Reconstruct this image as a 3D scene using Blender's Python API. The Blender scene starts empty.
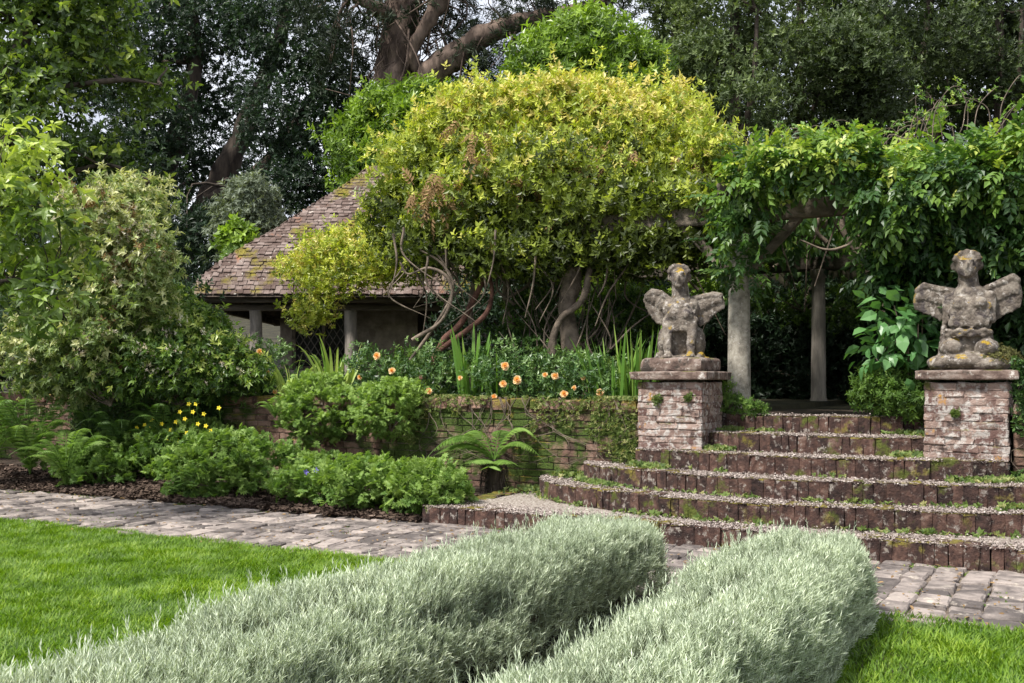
import bpy, math, random
import numpy as np

sc = bpy.context.scene
R = math.radians
rng = np.random.default_rng(7)
random.seed(7)

# ---------------------------------------------------------------- camera
EYE = 1.31
cd = bpy.data.cameras.new("camera")
cam = bpy.data.objects.new("camera", cd)
sc.collection.objects.link(cam)
cam.location = (0, 0, EYE)
cam.rotation_euler = (R(90), 0, 0)
cd.sensor_width = 36.0
cd.lens = 35.16
cd.shift_y = 0.0376
cd.clip_end = 600
sc.camera = cam

# ---------------------------------------------------------------- sky and sun
SUN_EL, SUN_AZ = 54.0, -128.0        # azimuth measured from +Y towards +X
w = bpy.data.worlds.new("World")
sc.world = w
w.use_nodes = True
nt = w.node_tree
nt.nodes.clear()
_o = nt.nodes.new("ShaderNodeOutputWorld")
_b = nt.nodes.new("ShaderNodeBackground")
_b.inputs[1].default_value = 0.10
_s = nt.nodes.new("ShaderNodeTexSky")
_s.sky_type = 'NISHITA'
_s.sun_disc = False
_s.sun_elevation = R(SUN_EL)
_s.sun_rotation = R(SUN_AZ)
_tc = nt.nodes.new("ShaderNodeTexCoord")
_n = nt.nodes.new("ShaderNodeTexNoise")
_n.inputs['Scale'].default_value = 3.0
_n.inputs['Detail'].default_value = 7
_n.inputs['Roughness'].default_value = 0.55
_r = nt.nodes.new("ShaderNodeValToRGB")
_r.color_ramp.elements[0].position = 0.30
_r.color_ramp.elements[0].color = (0.45, 0.45, 0.45, 1)
_r.color_ramp.elements[1].position = 0.52
_r.color_ramp.elements[1].color = (1, 1, 1, 1)
_n2 = nt.nodes.new("ShaderNodeTexNoise")
_n2.inputs['Scale'].default_value = 5.0
_n2.inputs['Detail'].default_value = 8
_r2 = nt.nodes.new("ShaderNodeValToRGB")
_r2.color_ramp.elements[0].position = 0.35
_r2.color_ramp.elements[0].color = (3.6, 3.9, 4.7, 1)
_r2.color_ramp.elements[1].position = 0.68
_r2.color_ramp.elements[1].color = (8.6, 8.8, 9.3, 1)
_m = nt.nodes.new("ShaderNodeMix")
_m.data_type = 'RGBA'
L = nt.links.new
L(_tc.outputs['Generated'], _n.inputs['Vector'])
L(_tc.outputs['Generated'], _n2.inputs['Vector'])
L(_n.outputs['Fac'], _r.inputs[0])
L(_n2.outputs['Fac'], _r2.inputs[0])
L(_r.outputs[0], _m.inputs[0])
L(_s.outputs[0], _m.inputs[6])
L(_r2.outputs[0], _m.inputs[7])
L(_m.outputs[2], _b.inputs[0])
L(_b.outputs[0], _o.inputs[0])

ld = bpy.data.lights.new("sun", 'SUN')
ld.energy = 4.0
ld.angle = R(7)
ld.color = (1.0, 0.96, 0.88)
sun = bpy.data.objects.new("sun", ld)
sc.collection.objects.link(sun)
sun.rotation_euler = (R(90 - SUN_EL), 0, R(180 - SUN_AZ))

sc.view_settings.view_transform = 'Standard'
sc.view_settings.look = 'None'
sc.view_settings.exposure = 0.86
sc.view_settings.gamma = 1.0
sc.cycles.max_bounces = 6
sc.cycles.diffuse_bounces = 3
sc.cycles.glossy_bounces = 2
sc.cycles.transmission_bounces = 4
sc.cycles.use_denoising = True

# ---------------------------------------------------------------- frames of reference
CA, SA = math.cos(R(29)), math.sin(R(29))      # the garden's axes stand 29 degrees off the view

def G(u, v, z=0.0):                             # u runs along the paved path, v up the steps
    return np.array([CA * u + SA * v, -SA * u + CA * v, z])

def onv(px, v, z=0.0, py=None):                 # where a sight line meets the garden line v
    dx = (px - 512) / 1000.0
    D = v / (SA * dx + CA)
    if py is not None:
        z = EYE - (py - 380) / 1000.0 * D
    return np.array([dx * D, D, z])

def at(px, py, D):
    return np.array([(px - 512) / 1000.0 * D, D, EYE - (py - 380) / 1000.0 * D])

# ---------------------------------------------------------------- mesh tools
class MB:
    def __init__(self):
        self.v = []; self.f = {}; self.t = []; self.n = 0
    def add(self, v, faces, t=0.5):
        v = np.asarray(v, dtype=np.float32).reshape(-1, 3)
        if not isinstance(faces, (list, tuple)) or (len(faces) and np.ndim(faces[0]) != 2):
            faces = [np.asarray(faces)]
        for f in faces:
            f = np.asarray(f, dtype=np.int64)
            if f.size:
                self.f.setdefault(f.shape[1], []).append(f + self.n)
        tt = np.empty(len(v), np.float32); tt[:] = t
        self.v.append(v); self.t.append(tt); self.n += len(v)
    def build(self, name, m, parent=None, smooth=False):
        V = np.concatenate(self.v) if self.v else np.zeros((0, 3), np.float32)
        T = np.concatenate(self.t) if self.t else np.zeros(0, np.float32)
        loc = np.zeros(3)
        if parent is not None:
            loc = np.array(parent['_org'] if '_org' in parent else parent.location, float)
        elif len(V):
            loc = np.array([(V[:, 0].min() + V[:, 0].max()) / 2, (V[:, 1].min() + V[:, 1].max()) / 2, V[:, 2].min()])
        V = V - loc.astype(np.float32)
        me = bpy.data.meshes.new(name)
        loops, starts, totals, s = [], [], [], 0
        for k in sorted(self.f):
            F = np.concatenate(self.f[k])
            loops.append(F.ravel())
            starts.append(s + np.arange(len(F)) * k); totals.append(np.full(len(F), k)); s += F.size
        loops = np.concatenate(loops); starts = np.concatenate(starts); totals = np.concatenate(totals)
        me.vertices.add(len(V)); me.vertices.foreach_set("co", V.ravel())
        me.loops.add(len(loops)); me.loops.foreach_set("vertex_index", loops.astype(np.int32))
        me.polygons.add(len(starts))
        me.polygons.foreach_set("loop_start", starts.astype(np.int32))
        me.polygons.foreach_set("loop_total", totals.astype(np.int32))
        me.polygons.foreach_set("use_smooth", np.full(len(starts), smooth))
        a = me.attributes.new("t", 'FLOAT', 'POINT'); a.data.foreach_set("value", T)
        me.materials.append(m)
        me.update(calc_edges=True)
        o = bpy.data.objects.new(name, me)
        sc.collection.objects.link(o)
        if parent is None:
            o.location = loc
        else:
            o.parent = parent
        o['_org'] = [float(q) for q in loc]
        return o

def thing(name, label, cat, loc, group=None):
    o = bpy.data.objects.new(name, None)
    o.empty_display_size = 0.2
    sc.collection.objects.link(o)
    o.location = [float(q) for q in loc]
    o['label'] = label; o['category'] = cat
    if group: o['group'] = group
    return o

def tag(o, label, cat=None, group=None, kind=None):
    o['label'] = label
    if cat: o['category'] = cat
    if group: o['group'] = group
    if kind: o['kind'] = kind
    return o

def nrm(a):
    return a / np.maximum(np.linalg.norm(a, axis=-1, keepdims=True), 1e-9)

def _hash(i, j, k, seed):
    h = (i * 374761393 + j * 668265263 + k * 2147483647 + seed * 974711) & 0xffffffff
    h = ((h ^ (h >> 13)) * 1274126177) & 0xffffffff
    h = (h ^ (h >> 16)) & 0xffffffff
    return h / 4294967295.0

def vnoise(P, scale=1.0, seed=0):               # value noise, 0..1
    P = np.asarray(P, dtype=np.float64) * scale + 1000.0
    I = np.floor(P).astype(np.int64); Fr = P - I
    Fr = Fr * Fr * (3 - 2 * Fr)
    out = np.zeros(P.shape[:-1])
    for a in (0, 1):
        for b in (0, 1):
            for c in (0, 1):
                wgt = (Fr[..., 0] if a else 1 - Fr[..., 0]) * (Fr[..., 1] if b else 1 - Fr[..., 1]) * (Fr[..., 2] if c else 1 - Fr[..., 2])
                out += wgt * _hash(I[..., 0] + a, I[..., 1] + b, I[..., 2] + c, seed)
    return out

def fnoise(P, scale, seed=0, octv=3):
    o, a, s = 0, 0.5, 0
    for k in range(octv):
        o = o + a * vnoise(P, scale * 2 ** k, seed + k); s += a; a *= 0.5
    return o / s

def scatter(mb, tpl, P, Y, Z, S, T):
    v, f = tpl[0], tpl[1]
    P = np.asarray(P, float); n = len(P)
    if n == 0: return
    Y = nrm(np.asarray(Y, float)); Z = np.asarray(Z, float)
    X = np.cross(Y, Z); bad = np.linalg.norm(X, axis=1) < 1e-4
    X[bad] = np.cross(Y[bad], np.array([0.3, 0.9, 0.2])); X = nrm(X); Z = np.cross(X, Y)
    S = np.broadcast_to(np.asarray(S, float), (n,))
    k = len(v)
    W = P[:, None, :] + S[:, None, None] * (v[None, :, 0:1] * X[:, None, :] + v[None, :, 1:2] * Y[:, None, :] + v[None, :, 2:3] * Z[:, None, :])
    F = (f[None, :, :] + (np.arange(n) * k)[:, None, None]).reshape(-1, f.shape[1])
    T = np.broadcast_to(np.asarray(T, float), (n,))
    TT = np.repeat(T, k)
    if len(tpl) > 2:
        TT = TT + np.tile(tpl[2], n)
    mb.add(W.reshape(-1, 3), [F], TT)

def rot(axis, a):
    c, s = math.cos(a), math.sin(a)
    if axis == 'x': return np.array([[1, 0, 0], [0, c, -s], [0, s, c]])
    if axis == 'y': return np.array([[c, 0, s], [0, 1, 0], [-s, 0, c]])
    return np.array([[c, -s, 0], [s, c, 0], [0, 0, 1]])

# leaf shapes: y is the leaf's length, z its upper side
def leaf(wd=0.45, fold=0.08, droop=0.12):
    return (np.array([(0, 0, 0), (-wd / 2, .42, fold), (0, 1, -droop), (wd / 2, .42, fold)]), np.array([(0, 2, 1), (0, 3, 2)]))

def leaf6(wd=0.5, fold=0.07, droop=0.15):
    v = np.array([(0, 0, 0), (-wd * .42, .28, fold), (-wd * .46, .6, fold * .7 - droop * .3), (0, 1, -droop), (wd * .46, .6, fold * .7 - droop * .3), (wd * .42, .28, fold), (0, .45, 0)])
    return (v, np.array([(0, 6, 1), (1, 6, 2), (2, 6, 3), (3, 6, 4), (4, 6, 5), (5, 6, 0)]))

def merge(parts):
    V, F, n = [], [], 0
    for (v, f, M, s, off) in parts:
        V.append((v * s) @ M.T + np.array(off)); F.append(f + n); n += len(v)
    return (np.concatenate(V), np.concatenate(F))

def spray(n=6, ls=0.55, wd=0.45, up=0.5, seed=1, span=0.5, lf=None):
    """n leaves set round a short twig along y"""
    r = random.Random(seed); parts = []
    lf = lf or leaf(wd)
    for i in range(n):
        a = i * 2.4 + r.uniform(-.4, .4)
        tilt = R(90) * (1 - up) * r.uniform(.75, 1.15)
        M = rot('y', a) @ rot('x', -tilt)
        parts.append((lf[0], lf[1], M, ls * r.uniform(.75, 1.15), (0, span * i / n, 0)))
    return merge(parts)

def pinnate(n=5, ls=0.3, wd=0.42, droop=0.25):
    parts = []; lf = leaf(wd, .06, .15)
    for i in range(n):
        y = .22 + .68 * i / n; z = -droop * y * y
        for s in (-1, 1):
            M = rot('z', -s * R(58 - 5 * i)) @ rot('x', R(-18))
            parts.append((lf[0], lf[1], M, ls * (1 - .25 * abs(i / n - .4)), (0, y, z)))
    parts.append((lf[0], lf[1], rot('x', R(-25)), ls, (0, .92, -droop * .85)))
    v, f = merge(parts)
    n0 = len(v)
    st = np.array([(-.008, 0, 0), (.008, 0, 0), (.006, .95, -droop * .9), (-.006, .95, -droop * .9)])
    return (np.concatenate([v, st]), np.concatenate([f, np.array([(0, 1, 2), (0, 2, 3)]) + n0]))

def palmate(lobes=5, cut=0.45):
    v = [(0, 0, 0)]
    k = lobes * 2 + 1
    for i in range(k):
        a = R(-150 + 300 * i / (k - 1)); r = (.55 if i % 2 else .28) if i not in (0, k - 1) else .2
        if i % 2: r *= 1 - .12 * abs(i - k // 2) / k
        v.append((math.sin(a) * r, .1 + math.cos(a) * r, (-.05 if i % 2 else .04)))
    return (np.array(v), np.array([(0, i + 1, i) for i in range(1, k)]))

def tufty(n=9, wd=0.06, up=0.3, seed=3, span=.3):
    return spray(n, .7, wd, up, seed, span)

# ---------------------------------------------------------------- solid shapes
def chamfer_box(b=0.12):
    """unit box with chamfered edges, 24 vertices; b is overridden per call"""
    V, idx = [], {}
    for ax in range(3):
        for sgn in (-1, 1):
            for s1 in (-1, 1):
                for s2 in (-1, 1):
                    p = [0, 0, 0]; o = [i for i in range(3) if i != ax]
                    p[ax] = sgn; p[o[0]] = s1; p[o[1]] = s2
                    idx[(ax, p[0], p[1], p[2])] = len(V); V.append((ax, *p))
    Q, Tt = [], []
    for ax in range(3):
        o = [i for i in range(3) if i != ax]
        for sgn in (-1, 1):
            q = []
            for (s1, s2) in ((-1, -1), (1, -1), (1, 1), (-1, 1)):
                p = [0, 0, 0]; p[ax] = sgn; p[o[0]] = s1; p[o[1]] = s2
                q.append(idx[(ax, *p)])
            Q.append(q)
    for a in range(3):
        b2, c = [i for i in range(3) if i != a]
        for s1 in (-1, 1):
            for s2 in (-1, 1):
                p = [0, 0, 0]; p[b2] = s1; p[c] = s2
                p1 = list(p); p1[a] = -1; p2 = list(p); p2[a] = 1
                Q.append([idx[(b2, *p1)], idx[(b2, *p2)], idx[(c, *p2)], idx[(c, *p1)]])
    for x in (-1, 1):
        for y in (-1, 1):
            for z in (-1, 1):
                Tt.append([idx[(0, x, y, z)], idx[(1, x, y, z)], idx[(2, x, y, z)]])
    return V, np.array(Q), np.array(Tt)
_CV, _CQ, _CT = chamfer_box()
_CS = np.array([v[1:] for v in _CV], float); _CA = np.array([[0 if v[0] == i else 1 for i in range(3)] for v in _CV], float)

def block(mb, c, dims, M=None, ch=0.008, jit=0.0, t=0.5):
    h = np.asarray(dims, float) / 2
    v = _CS * h - _CS * _CA * ch
    if jit: v = v + rng.normal(0, jit, v.shape)
    if M is not None: v = v @ np.asarray(M).T
    mb.add(v + np.asarray(c, float), [_CQ, _CT], t)

def sheet(mb, P, t=0.5):
    """P: (n,m,3) grid"""
    n, m = P.shape[:2]
    I = np.arange(n * m).reshape(n, m)
    F = np.stack([I[:-1, :-1], I[1:, :-1], I[1:, 1:], I[:-1, 1:]], -1).reshape(-1, 4)
    mb.add(P.reshape(-1, 3), [F], t)

def smooth_path(pts, n=6):
    pts = np.asarray(pts, float)
    if len(pts) < 3: return pts
    P = np.vstack([2 * pts[0] - pts[1], pts, 2 * pts[-1] - pts[-2]])
    out = []
    for i in range(1, len(P) - 2):
        for s in range(n):
            t = s / n
            out.append(0.5 * ((2 * P[i]) + (-P[i - 1] + P[i + 1]) * t + (2 * P[i - 1] - 5 * P[i] + 4 * P[i + 1] - P[i + 2]) * t * t + (-P[i - 1] + 3 * P[i] - 3 * P[i + 1] + P[i + 2]) * t ** 3))
    out.append(P[-2])
    return np.array(out)

def tube(mb, pts, rad, sides=6, t=0.5, smooth=5, rough=0.0, seed=0):
    pts = np.asarray(pts, float)
    rad = np.asarray(rad, float) if np.ndim(rad) else np.full(len(pts), float(rad))
    if smooth and len(pts) > 2:
        Q = smooth_path(np.column_stack([pts, rad]), smooth); pts, rad = Q[:, :3], np.maximum(Q[:, 3], 0.001)
    n = len(pts)
    T = nrm(np.gradient(pts, axis=0))
    N = np.cross(T[0], [0.13, 0.2, 0.97]);
    if np.linalg.norm(N) < .05: N = np.cross(T[0], [1, 0, 0])
    N = N / np.linalg.norm(N); rings = []
    for i in range(n):
        N = N - T[i] * np.dot(N, T[i]); N = N / max(np.linalg.norm(N), 1e-6)
        B = np.cross(T[i], N)
        a = np.arange(sides) * 2 * math.pi / sides
        rings.append(pts[i] + rad[i] * (np.cos(a)[:, None] * N + np.sin(a)[:, None] * B))
    V = np.array(rings)
    if rough:
        d = (vnoise(V.reshape(-1, 3), 6, seed) - .5).reshape(n, sides, 1)
        V = V + (V - pts[:, None, :]) * d * rough
    I = np.arange(n * sides).reshape(n, sides); J = np.roll(I, -1, axis=1)
    F = np.stack([I[:-1], J[:-1], J[1:], I[1:]], -1).reshape(-1, 4)
    mb.add(V.reshape(-1, 3), [F], t)
    mb.add(V[0], [np.arange(sides)[::-1][None, :]], t); mb.add(V[-1], [np.arange(sides)[None, :]], t)

def lathe(mb, c, prof, sides=20, t=0.5):
    a = np.arange(sides) * 2 * math.pi / sides
    V = np.array([[(c[0] + r * math.cos(q), c[1] + r * math.sin(q), c[2] + z) for q in a] for (r, z) in prof])
    n = len(prof); I = np.arange(n * sides).reshape(n, sides); J = np.roll(I, -1, axis=1)
    F = np.stack([I[:-1], J[:-1], J[1:], I[1:]], -1).reshape(-1, 4)
    mb.add(V.reshape(-1, 3), [F], t)
    mb.add(V[0], [np.arange(sides)[::-1][None, :]], t); mb.add(V[-1], [np.arange(sides)[None, :]], t)

# ---------------------------------------------------------------- materials
def _mat(name):
    m = bpy.data.materials.new(name); m.use_nodes = True
    t = m.node_tree; t.nodes.clear()
    o = t.nodes.new("ShaderNodeOutputMaterial")
    return m, t, o

def _ramp(t, stops):
    r = t.nodes.new("ShaderNodeValToRGB")
    e = r.color_ramp.elements
    while len(e) < len(stops): e.new(0.5)
    for q, (p, c) in zip(e, stops):
        q.position = p; q.color = (*c, 1) if len(c) == 3 else c
    return r

def leafmat(name, stops, rough=0.5, tr=0.3, spec=0.4, vary=0.0):
    m, t, o = _mat(name)
    at_ = t.nodes.new("ShaderNodeAttribute"); at_.attribute_name = "t"
    r = _ramp(t, stops)
    t.links.new(at_.outputs['Fac'], r.inputs[0])
    p = t.nodes.new("ShaderNodeBsdfPrincipled")
    p.inputs['Roughness'].default_value = rough
    p.inputs['Specular IOR Level'].default_value = spec
    t.links.new(r.outputs[0], p.inputs['Base Color'])
    if tr > 0:
        tb = t.nodes.new("ShaderNodeBsdfTranslucent")
        g = t.nodes.new("ShaderNodeMix"); g.data_type = 'RGBA'; g.blend_type = 'MULTIPLY'; g.inputs[0].default_value = 1
        g.inputs[7].default_value = (1.5, 1.6, .6, 1)
        t.links.new(r.outputs[0], g.inputs[6]); t.links.new(g.outputs[2], tb.inputs[0])
        mx = t.nodes.new("ShaderNodeMixShader"); mx.inputs[0].default_value = tr
        t.links.new(p.outputs[0], mx.inputs[1]); t.links.new(tb.outputs[0], mx.inputs[2])
        t.links.new(mx.outputs[0], o.inputs[0])
    else:
        t.links.new(p.outputs[0], o.inputs[0])
    return m

def rockmat(name, stops, scale=8, tvar=0.35, lichen=None, moss=None, moss2=None, rough=0.9, bump=0.5, bscale=60, streak=None):
    """stone, brick, bark, soil: noise ramp + per-piece tone, pale lichen spots, moss that favours upward faces"""
    m, t, o = _mat(name)
    tc = t.nodes.new("ShaderNodeTexCoord")
    vec = tc.outputs['Object']
    if streak:
        mp = t.nodes.new("ShaderNodeMapping"); mp.inputs['Scale'].default_value = streak
        t.links.new(vec, mp.inputs[0]); nvec = mp.outputs[0]
    else: nvec = vec
    def noise(s, d=5, r=0.6, v=None):
        n = t.nodes.new("ShaderNodeTexNoise"); n.inputs['Scale'].default_value = s; n.inputs['Detail'].default_value = d; n.inputs['Roughness'].default_value = r
        t.links.new(v or vec, n.inputs['Vector']); return n
    def math_(op, a, b, clamp=False):
        q = t.nodes.new("ShaderNodeMath"); q.operation = op; q.use_clamp = clamp
        for i, x in enumerate((a, b)):
            if isinstance(x, (int, float)): q.inputs[i].default_value = x
            else: t.links.new(x, q.inputs[i])
        return q.outputs[0]
    n = noise(scale, 6, .65, nvec)
    at_ = t.nodes.new("ShaderNodeAttribute"); at_.attribute_name = "t"
    f = math_('ADD', n.outputs['Fac'], math_('MULTIPLY', math_('SUBTRACT', at_.outputs['Fac'], .5), tvar))
    f = math_('ADD', math_('MULTIPLY', math_('SUBTRACT', f, .5), 1.7), .5)
    r = _ramp(t, stops); t.links.new(f, r.inputs[0])
    col = r.outputs[0]
    def over(col, fac, c):
        mx = t.nodes.new("ShaderNodeMix"); mx.data_type = 'RGBA'
        t.links.new(fac, mx.inputs[0]); t.links.new(col, mx.inputs[6])
        if isinstance(c, tuple): mx.inputs[7].default_value = (*c, 1)
        else: t.links.new(c, mx.inputs[7])
        return mx.outputs[2]
    if lichen:
        for (c, s, th, soft) in lichen:
            n2 = noise(s, 4, .7); rr = _ramp(t, [(th, (0, 0, 0)), (min(th + soft, 1), (1, 1, 1))])
            t.links.new(n2.outputs['Fac'], rr.inputs[0]); col = over(col, rr.outputs[0], c)
    for ms in (moss, moss2):
        if ms:
            c, s, th, upw = ms
            n3 = noise(s, 5, .6); g = t.nodes.new("ShaderNodeNewGeometry"); sx = t.nodes.new("ShaderNodeSeparateXYZ")
            t.links.new(g.outputs['Normal'], sx.inputs[0])
            q = math_('ADD', n3.outputs['Fac'], math_('MULTIPLY', sx.outputs[2], upw))
            rr = _ramp(t, [(th, (0, 0, 0)), (min(th + .07, 1), (1, 1, 1))]); t.links.new(q, rr.inputs[0])
            n4 = noise(bscale * 1.5, 3); r4 = _ramp(t, [(.35, tuple(x * .55 for x in c)), (.65, tuple(x * 1.3 for x in c))]); t.links.new(n4.outputs['Fac'], r4.inputs[0])
            col = over(col, rr.outputs[0], r4.outputs[0])
    p = t.nodes.new("ShaderNodeBsdfPrincipled"); p.inputs['Roughness'].default_value = rough
    p.inputs['Specular IOR Level'].default_value = 0.25
    t.links.new(col, p.inputs['Base Color'])
    bn = noise(bscale, 6, .7, nvec)
    bp = t.nodes.new("ShaderNodeBump"); bp.inputs['Strength'].default_value = bump; bp.inputs['Distance'].default_value = 0.02
    t.links.new(bn.outputs['Fac'], bp.inputs['Height']); t.links.new(bp.outputs[0], p.inputs['Normal'])
    t.links.new(p.outputs[0], o.inputs[0])
    return m

M = {}
M['grass'] = leafmat('grass', [(0, (.05, .105, .009)), (.5, (.13, .235, .015)), (1, (.27, .37, .045))], .55, .35)
M['lawn'] = rockmat('lawn', [(.3, (.03, .07, .008)), (.7, (.07, .15, .012))], 6, bump=.6)
M['lavender'] = leafmat('lavender', [(0, (.11, .13, .085)), (.42, (.35, .41, .30)), (1, (.70, .75, .61))], .75, .15, .2)
M['lavender_wood'] = leafmat('lavender_wood', [(0, (.05, .045, .03)), (1, (.14, .12, .09))], .9, 0)
M['geranium'] = leafmat('geranium', [(0, (.035, .08, .014)), (.5, (.11, .20, .035)), (1, (.26, .37, .09))], .55, .3)
M['rose_leaf'] = leafmat('rose_leaf', [(0, (.02, .048, .015)), (.5, (.055, .12, .032)), (1, (.18, .28, .09))], .42, .2, .45)
M['shrub_leaf'] = leafmat('shrub_leaf', [(0, (.02, .042, .010)), (.45, (.06, .12, .024)), (.8, (.17, .27, .05)), (1, (.40, .46, .13))], .42, .3, .5)
M['viburnum_leaf'] = leafmat('viburnum_leaf', [(0, (.04, .065, .02)), (.45, (.125, .18, .06)), (.8, (.28, .35, .13)), (1, (.52, .52, .30))], .5, .3, .4)
M['fern'] = leafmat('fern', [(0, (.03, .07, .012)), (.5, (.085, .17, .025)), (1, (.24, .36, .08))], .6, .3)
M['iris'] = leafmat('iris', [(0, (.05, .13, .02)), (.5, (.14, .28, .04)), (1, (.42, .5, .14))], .5, .25)
M['gold_leaf'] = leafmat('gold_leaf', [(0, (.035, .05, .010)), (.35, (.12, .16, .025)), (.65, (.29, .35, .05)), (.88, (.53, .56, .10)), (1, (.54, .46, .15))], .45, .3, .4)
M['wisteria_leaf'] = leafmat('wisteria_leaf', [(0, (.014, .036, .012)), (.4, (.042, .10, .024)), (.75, (.16, .27, .04)), (1, (.46, .50, .10))], .42, .3, .5)
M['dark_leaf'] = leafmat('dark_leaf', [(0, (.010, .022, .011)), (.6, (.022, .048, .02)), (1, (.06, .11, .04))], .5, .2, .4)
M['tree_leaf'] = leafmat('tree_leaf', [(0, (.018, .036, .010)), (.45, (.060, .102, .024)), (.8, (.185, .275, .05)), (1, (.40, .48, .09))], .4, .32, .5)
M['olive_leaf'] = leafmat('olive_leaf', [(0, (.022, .036, .012)), (.5, (.075, .11, .036)), (1, (.22, .28, .11))], .5, .25, .4)
M['grey_leaf'] = leafmat('grey_leaf', [(0, (.06, .08, .05)), (1, (.26, .30, .22))], .6, .2, .3)
M['bush_leaf'] = leafmat('bush_leaf', [(0, (.025, .05, .008)), (.5, (.085, .155, .018)), (1, (.26, .38, .05))], .4, .3, .5)
M['needle'] = leafmat('needle', [(0, (.015, .025, .013)), (1, (.05, .075, .03))], .6, .1, .3)
M['big_leaf'] = leafmat('big_leaf', [(0, (.04, .12, .035)), (1, (.13, .28, .09))], .4, .25, .5)
M['ivy'] = leafmat('ivy', [(0, (.02, .055, .015)), (.5, (.06, .13, .03)), (1, (.20, .30, .08))], .45, .2, .5)
M['weed'] = leafmat('weed', [(0, (.05, .09, .02)), (.6, (.14, .20, .045)), (1, (.32, .31, .13))], .6, .25)
M['mulch'] = leafmat('mulch', [(0, (.035, .022, .017)), (.7, (.12, .085, .065)), (1, (.27, .2, .16))], .95, 0, .2)
M['petal_litter'] = leafmat('petal_litter', [(0, (.13, .10, .09)), (.5, (.32, .265, .24)), (1, (.55, .49, .45))], .9, 0, .2)
M['rose'] = leafmat('rose', [(0, (.78, .34, .09)), (.5, (.86, .52, .24)), (1, (.90, .72, .46))], .6, .25, .3)
M['yellow'] = leafmat('yellow', [(0, (.8, .62, .02)), (1, (.9, .75, .05))], .6, .2, .3)
M['blue'] = leafmat('blue', [(0, (.16, .12, .55)), (1, (.25, .2, .7))], .6, .2, .3)
M['white_flower'] = leafmat('white_flower', [(0, (.55, .45, .38)), (1, (.8, .76, .66))], .7, .2, .2)
M['brown_leaf'] = leafmat('brown_leaf', [(0, (.12, .07, .03)), (1, (.34, .22, .11))], .7, .2, .2)
M['bark'] = rockmat('bark', [(.3, (.06, .042, .033)), (.7, (.20, .145, .115))], 5, bump=1.0, bscale=16, streak=(1, 1, .25), moss=((.08, .11, .03), 3, .72, .1))
M['dark_bark'] = rockmat('dark_bark', [(.3, (.028, .022, .018)), (.7, (.09, .07, .055))], 5, bump=1.0, bscale=16, streak=(1, 1, .25))
M['vine'] = rockmat('vine', [(.3, (.07, .055, .042)), (.7, (.23, .18, .14))], 6, bump=.8, bscale=30)
M['red_vine'] = rockmat('red_vine', [(.3, (.07, .032, .024)), (.7, (.17, .085, .065))], 6, bump=.8, bscale=30)
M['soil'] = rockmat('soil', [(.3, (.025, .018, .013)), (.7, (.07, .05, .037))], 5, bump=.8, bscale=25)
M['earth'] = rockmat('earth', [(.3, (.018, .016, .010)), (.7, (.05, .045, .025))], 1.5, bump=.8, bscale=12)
M['sett'] = rockmat('sett', [(.2, (.10, .085, .080)), (.5, (.21, .178, .163)), (.85, (.36, .305, .275))], 9, .5, lichen=[((.50, .44, .37), 7, .60, .10)], moss=((.08, .12, .02), 2.2, .78, .02), bump=.7, bscale=35, rough=.75)
M['joint'] = rockmat('joint', [(.3, (.09, .07, .055)), (.7, (.24, .19, .15))], 10, moss=((.09, .14, .02), 2.5, .62, .04), bump=.6, bscale=60)
M['step_brick'] = rockmat('step_brick', [(.15, (.022, .014, .013)), (.45, (.055, .032, .027)), (.7, (.105, .058, .045)), (.95, (.19, .125, .10))], 14, .22,
    lichen=[((.30, .265, .235), 16, .56, .10), ((.03, .02, .018), 7, .60, .10)], moss=((.085, .10, .02), 3.4, .57, .05), moss2=((.17, .14, .03), 4, .60, .16), bump=.9, bscale=45)
M['wall_brick'] = rockmat('wall_brick', [(.15, (.07, .045, .035)), (.45, (.145, .085, .065)), (.8, (.26, .165, .125))], 10, .7,
    lichen=[((.35, .30, .24), 12, .62, .08)], moss=((.055, .085, .016), 1.9, .475, .05), moss2=((.24, .20, .04), 3, .62, .12), bump=.9, bscale=45)
M['coping_brick'] = rockmat('coping_brick', [(.15, (.09, .05, .04)), (.45, (.19, .105, .08)), (.8, (.30, .19, .145))], 9, .7,
    lichen=[((.33, .28, .23), 12, .60, .08)], moss=((.08, .10, .02), 1.6, .57, .06), moss2=((.22, .17, .04), 3, .60, .12), bump=.9, bscale=45)
M['pedestal_brick'] = rockmat('pedestal_brick', [(.15, (.13, .075, .065)), (.45, (.215, .145, .122)), (.8, (.33, .24, .205))], 11, .6,
    lichen=[((.46, .42, .39), 17, .49, .12), ((.07, .05, .045), 6, .56, .10), ((.42, .22, .06), 4.5, .63, .06)], moss=((.12, .12, .03), 3.2, .64, .06), bump=.9, bscale=50)
M['mortar'] = rockmat('mortar', [(.3, (.12, .09, .075)), (.7, (.30, .25, .21))], 10, moss=((.08, .13, .02), 1.1, .52, .05), bump=.6, bscale=60)
M['statue_stone'] = rockmat('statue_stone', [(.2, (.07, .056, .045)), (.5, (.175, .145, .12)), (.8, (.33, .29, .245))], 11, 0,
    lichen=[((.46, .42, .385), 18, .56, .10), ((.075, .062, .062), 7, .54, .12)], moss=((.36, .235, .03), 6, .635, .12), bump=1.0, bscale=55)
M['cap_stone'] = rockmat('cap_stone', [(.2, (.08, .052, .044)), (.5, (.19, .135, .112)), (.8, (.36, .30, .265))], 9, .5,
    lichen=[((.50, .46, .42), 12, .58, .06), ((.06, .048, .04), 5, .54, .1), ((.5, .28, .05), 6, .66, .04)], moss=((.13, .13, .03), 4, .78, .28), bump=.9, bscale=45)
M['column_stone'] = rockmat('column_stone', [(.25, (.20, .18, .15)), (.5, (.34, .31, .26)), (.8, (.48, .44, .38))], 14, .3,
    lichen=[((.14, .14, .11), 9, .62, .1), ((.5, .46, .42), 40, .58, .06)], bump=.6, bscale=80)
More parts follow.
